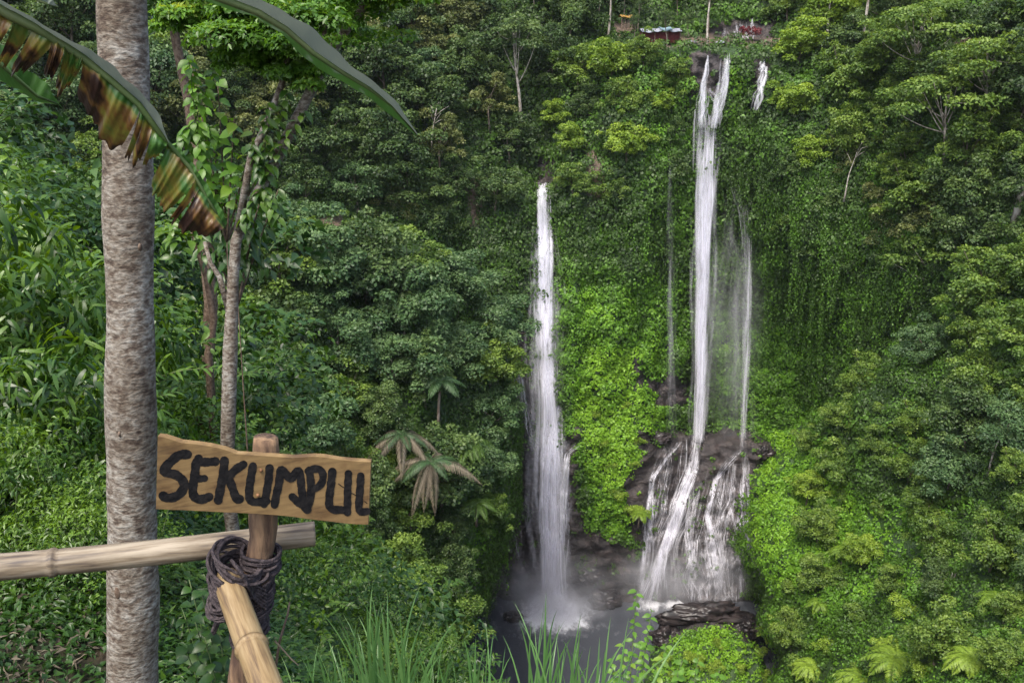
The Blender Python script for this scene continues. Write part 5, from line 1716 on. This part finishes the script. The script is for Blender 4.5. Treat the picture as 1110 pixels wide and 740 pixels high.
# ------------------------------------------------------------------ banana leaves hanging in from above
def banana_mat():
    m, n, l = newmat('banana_blade')
    a = n.new('ShaderNodeAttribute'); a.attribute_name = 'tint'
    tc = n.new('ShaderNodeTexCoord')
    nz = n.new('ShaderNodeTexNoise'); nz.inputs['Scale'].default_value = 16; nz.inputs['Detail'].default_value = 5
    mp = n.new('ShaderNodeMapping'); mp.inputs['Scale'].default_value = (1.4, 1, .7)
    l.new(tc.outputs['Object'], mp.inputs[0]); l.new(mp.outputs[0], nz.inputs['Vector'])
    ad = n.new('ShaderNodeMath'); ad.operation = 'ADD'; l.new(a.outputs['Fac'], ad.inputs[0]); l.new(nz.outputs['Fac'], ad.inputs[1])
    r = ramp(n, [(.5, (.20, .235, .19)), (.62, (.05, .13, .025)), (.80, (.045, .12, .02)), (.88, (.17, .15, .025)), (.94, (.13, .065, .018)), (1.0, (.028, .014, .01))])
    h = n.new('ShaderNodeMath'); h.operation = 'MULTIPLY'; h.inputs[1].default_value = .62; l.new(ad.outputs[0], h.inputs[0])
    l.new(h.outputs[0], r.inputs[0])
    p = n.new('ShaderNodeBsdfPrincipled'); p.inputs['Roughness'].default_value = .4; l.new(r.outputs[0], p.inputs['Base Color'])
    t_ = n.new('ShaderNodeBsdfTranslucent'); l.new(r.outputs[0], t_.inputs[0])
    mx = n.new('ShaderNodeMixShader'); mx.inputs[0].default_value = .3
    l.new(p.outputs[0], mx.inputs[1]); l.new(t_.outputs[0], mx.inputs[2])
    wv = n.new('ShaderNodeTexWave'); wv.inputs['Scale'].default_value = 30; wv.inputs['Distortion'].default_value = 1.5
    l.new(tc.outputs['Object'], wv.inputs['Vector'])
    bb = n.new('ShaderNodeBump'); bb.inputs['Strength'].default_value = .12; bb.inputs['Distance'].default_value = .002
    l.new(wv.outputs['Fac'], bb.inputs['Height']); l.new(bb.outputs[0], p.inputs['Normal'])
    o = n.new('ShaderNodeOutputMaterial'); l.new(mx.outputs[0], o.inputs[0])
    return m


M['banana'] = banana_mat()
# tint + noise(.5): ~.3 pale underside, ~.7 green, ~1.0 yellow to brown


def half_blade(b, rib, edge, Y0, Y1, tint0, tint1, tears=0, g=None, sag=.03):
    """a strip of blade between the midrib and the free edge (pixel outlines, own depths); tears split it into tatters"""
    rib = np.asarray(rib, float); edge = np.asarray(edge, float)
    n_ = 72
    def rs(p):
        L_ = np.concatenate([[0], np.cumsum(np.hypot(*np.diff(p[:, :2], axis=0).T))]); L_ /= L_[-1]
        q = np.linspace(0, 1, n_)
        return np.stack([np.interp(q, L_, p[:, k]) for k in range(2)], -1)
    A_, B2 = rs(rib), rs(edge)
    cuts = sorted(g.choice(np.arange(4, n_ - 4), tears, replace=False)) if tears else []
    cuts = [0] + list(cuts) + [n_ - 1]
    for c0, c1 in zip(cuts[:-1], cuts[1:]):
        if c1 - c0 < 1: continue
        m_ = c1 - c0 + 1
        lenf = g.uniform(.65, 1.12) if tears else 1.0
        dY = g.normal(0, .03) if tears else 0
        br = g.uniform(0, 1) if tears else .0
        V, T = [], []
        R_ = 9
        for r_ in range(R_):
            f_ = r_ / (R_ - 1)
            for k in range(c0, c1 + 1):
                u = (k - c0) / max(1, m_ - 1)
                gap = (1 - .16 * f_ * abs(2 * u - 1) ** 2.5 + .10 * f_ * math.sin(u * 9 + c0) + .05 * f_ * math.sin(u * 31 + c0)) if tears else .82 + f_ * (.10 * math.sin(k * .31 + 1) + .05 * math.sin(k * .83))
                ff = f_ * lenf * gap
                cen_ = .5 * (B2[c0] - A_[c0] + B2[c1] - A_[c1])
                q = A_[k] + (B2[k] - A_[k]) * ff
                if tears: q = q + (A_[(c0 + c1) // 2] - A_[k]) * .14 * f_ + np.array([-6.0, 3.0]) * f_ * f_
                y_ = (Y0[0] + (Y0[1] - Y0[0]) * k / (n_ - 1)) * (1 - f_) + (Y1[0] + (Y1[1] - Y1[0]) * k / (n_ - 1)) * f_ + dY * f_ - sag * math.sin(f_ * math.pi) + .004 * math.sin(k * .37) + .0012 * math.sin(k * 1.3)
                V.append((q[0], q[1], y_))
                T.append(tint0 + (tint1 - tint0) * (f_ ** 1.3) + (br - .35) * .28 * (f_ > .15))
        V = np.array(V)
        P = at(V[:, 0], V[:, 1], V[:, 2])
        i = np.arange(R_ * m_).reshape(R_, m_)
        f = np.stack([i[:-1, :-1], i[1:, :-1], i[1:, 1:], i[:-1, 1:]], -1).reshape(-1, 4)
        b.add(P - BO, f, np.array(T))


g = np.random.default_rng(44)
# torn leaf across the trunk
rib = [(-60, -30), (8, 14), (40, 30), (62, 44), (90, 62), (120, 86), (150, 112), (172, 142), (182, 154), (205, 180), (225, 215), (244, 246)]
BO = at(10, 15, 1.9)
root = thing('banana_leaf', 'tattered browning banana leaf crossing in front of the big trunk', 'banana leaf', tuple(BO))
Yr_ = np.interp(np.arange(len(rib)), [0, 11], [1.85, 2.05])
MB().tube(at([p[0] for p in rib], [p[1] + 1 for p in rib], Yr_) - BO, np.linspace(.011, .003, len(rib)), 8, .25).build('midrib', M['stem'], root, True)
b = MB()
half_blade(b, rib[:9], [(-60, -40), (10, 4), (45, 24), (68, 36), (96, 52), (128, 72), (155, 98), (176, 128), (184, 156)], (1.85, 2.0), (1.80, 1.97), .26, .30, 0, g, .0)
half_blade(b, rib[8:], [(184, 156), (196, 160), (214, 182), (236, 216), (247, 240)], (2.0, 2.05), (2.0, 2.05), .72, .72, 0, g, .0)
b.build('upper_blade', M['banana'], root, True)
b = MB()
half_blade(b, [(-60, -30), (8, 14), (40, 30), (62, 44)], [(-60, 40), (-6, 70), (20, 72), (38, 74)], (1.86, 1.9), (1.92, 1.95), .78, 1.0, 3, g)
half_blade(b, [(56, 40), (75, 52), (92, 64)], [(50, 96), (64, 104), (80, 100)], (1.9, 1.92), (1.97, 1.97), .8, 1.1, 1, g)
half_blade(b, [(90, 62), (120, 86), (150, 112), (172, 142), (182, 154)], [(82, 112), (98, 130), (108, 166), (148, 190), (182, 166)], (1.92, 2.0), (1.98, 2.0), .70, .98, 3, g)
half_blade(b, [(182, 154), (205, 180), (225, 215), (244, 246)], [(166, 196), (178, 222), (208, 246), (238, 256)], (2.0, 2.05), (2.03, 2.06), .82, 1.0, 2, g)
b.build('torn_blade', M['banana'], root, True)
# second leaf from the top
BO = at(228, -5, 2.1)
root = thing('banana_leaf', 'long smooth pale green banana leaf slanting down from the top edge', 'banana leaf', tuple(BO))
rib = [(150, -60), (232, -4), (280, 14), (310, 32), (340, 58), (370, 78), (400, 96), (425, 115), (452, 146)]
MB().tube(at([p[0] for p in rib], [p[1] for p in rib], np.linspace(2.05, 2.3, 9)) - BO, np.linspace(.010, .0025, 9), 8, .25).build('midrib', M['stem'], root, True)
b = MB()
half_blade(b, rib, [(158, -70), (262, -14), (300, 2), (330, 20), (358, 46), (384, 68), (408, 88), (432, 112), (453, 145)], (2.05, 2.3), (1.98, 2.26), .27, .30, 0, g, .0)
b.build('upper_blade', M['banana'], root, True)
b = MB()
half_blade(b, rib, [(146, -50), (226, 4), (276, 20), (306, 40), (332, 66), (362, 88), (398, 106), (424, 126), (451, 148)], (2.05, 2.3), (2.12, 2.33), .62, .66, 0, g, .0)
b.build('lower_blade', M['banana'], root, True)
# green paddle at the left edge
BO = at(0, 60, 2.0)
root = thing('banana_leaf', 'short green banana leaf blade at the left edge under the tattered one', 'banana leaf', tuple(BO))
rib = [(-70, 20), (-20, 52), (10, 78), (40, 104), (63, 113)]
MB().tube(at([p[0] for p in rib], [p[1] for p in rib], np.linspace(2.0, 2.15, 5)) - BO, np.linspace(.008, .002, 5), 8, .3).build('midrib', M['stem'], root, True)
b = MB()
half_blade(b, rib, [(-70, -20), (-16, 24), (20, 58), (48, 84), (64, 111)], (2.0, 2.15), (2.02, 2.15), .70, .74, 0, g, .0)
half_blade(b, rib, [(-70, 40), (-24, 70), (6, 92), (36, 110), (62, 114)], (2.0, 2.15), (2.05, 2.17), .72, .74, 0, g, .0)
b.build('blade', M['banana'], root, True)
BO = at(40, -4, 2.2)
root = thing('banana_leaf', 'small pale banana leaf tip at the top left corner', 'banana leaf', tuple(BO))
rib = [(-10, -30), (20, -8), (45, 2), (63, 8)]
MB().tube(at([p[0] for p in rib], [p[1] for p in rib], np.full(4, 2.2)) - BO, np.linspace(.006, .002, 4), 6, .3).build('midrib', M['stem'], root, True)
b = MB()
half_blade(b, rib, [(0, -40), (36, -18), (54, -4), (64, 8)], (2.2, 2.2), (2.15, 2.2), .3, .3, 0, g, .0)
b.build('blade', M['banana'], root, True)

# fallen leaves on the ground by the trunk
g = np.random.default_rng(404)
n = 5200
yl = g.uniform(1.8, 5.5, n); xl = yl * g.uniform(-.75, -.12, n)
P = np.stack([xl, yl, near_z(xl, yl) + g.uniform(.01, .10, n)], -1)
kp = vnoise(P / .45, 77) > -.25
P = P[kp]; n = len(P)
D = rdir(n, g) * np.array([1, 1, .3])
v, f, t = leaves(P, D, norm(UP + g.normal(0, .35, (n, 3))), g.uniform(.02, .07, n), g.uniform(.005, .022, n), LEAF_F, .18 + g.normal(0, .2, n))
tag(link('leaf_litter', mesh_np('leaf_litter', v, f, M['dead'], t)), kind='stuff')
for px, py, L, lab in ((905, 600, 1.9, 'pale fern in the bushes high above the fern group'), (985, 560, 2.0, 'fern among the trees on the right slope'), (880, 655, 1.7, 'small fern right of the black rock rim'),
                       (1062, 650, 1.8, 'fern under the trees near the right edge'), (690, 560, 2.0, 'banana like fern on the rock between the falls')):
    fern_plant('tree_fern', lab, 'fern', onterr(px, py) + np.array([0, -2.0, .4]), L, g, 11, 'light_leaf', 1.2, None, t0=.5)

# rail fence along the lip of the plateau
for (xa, xb, lab) in ((742, 778, 'low wooden rail fence on the cliff lip between the hut and the upper cascade'), (836, 868, 'low wooden rail fence at the right end of the plateau clearing')):
    A = at(xa, 50, 122.6); B2 = at(xb, 50.5, 122.6)
    root = thing('rail_fence', lab, 'fence', tuple(A))
    for k in range(5):
        p = (B2 - A) * k / 4
        MB().tube([p - UP * .6, p + UP * 1.0], .06, 6).build('post', M['wood'], root, True)
    for h_ in (.45, .9):
        MB().tube([UP * h_, (B2 - A) + UP * h_], .045, 6).build('rail', M['wood'], root, True)
# dead snags and bare branches between the crowns
g = np.random.default_rng(515)
for px, py, hh, lab in ((1052, 500, 5, 'bare pale dead branch standing in the bushes on the right spur'), (470, 175, 7, 'leafless grey snag on the dark cliff left of the left waterfall'),
                        (905, 215, 6, 'leafless snag leaning out of the right cliff'), (1004, 640, 4, 'pale bare stick in the bushes above the fern group')):
    P = onterr(px, py) + np.array([0, -3.0, 0])
    root = thing('dead_tree', lab, 'tree', tuple(P))
    b = MB(); k = np.linspace(0, 1, 8)
    path = np.stack([.12 * hh * k ** 2 + .05 * np.sin(k * 9), -.1 * hh * k, hh * k], -1)
    b.tube(path, .11 * (1 - .75 * k), 6)
    for q in range(6):
        s0 = path[g.integers(3, 8)]; dd = norm(np.array([g.normal(), g.normal() * .6, .5 + g.random()])); L = hh * g.uniform(.15, .35)
        b.tube([s0, s0 + dd * L * .5 + UP * .05 * L, s0 + dd * L], [.045, .03, .012], 5)
    b.build('trunk', M['pale_trunk'], root, True)
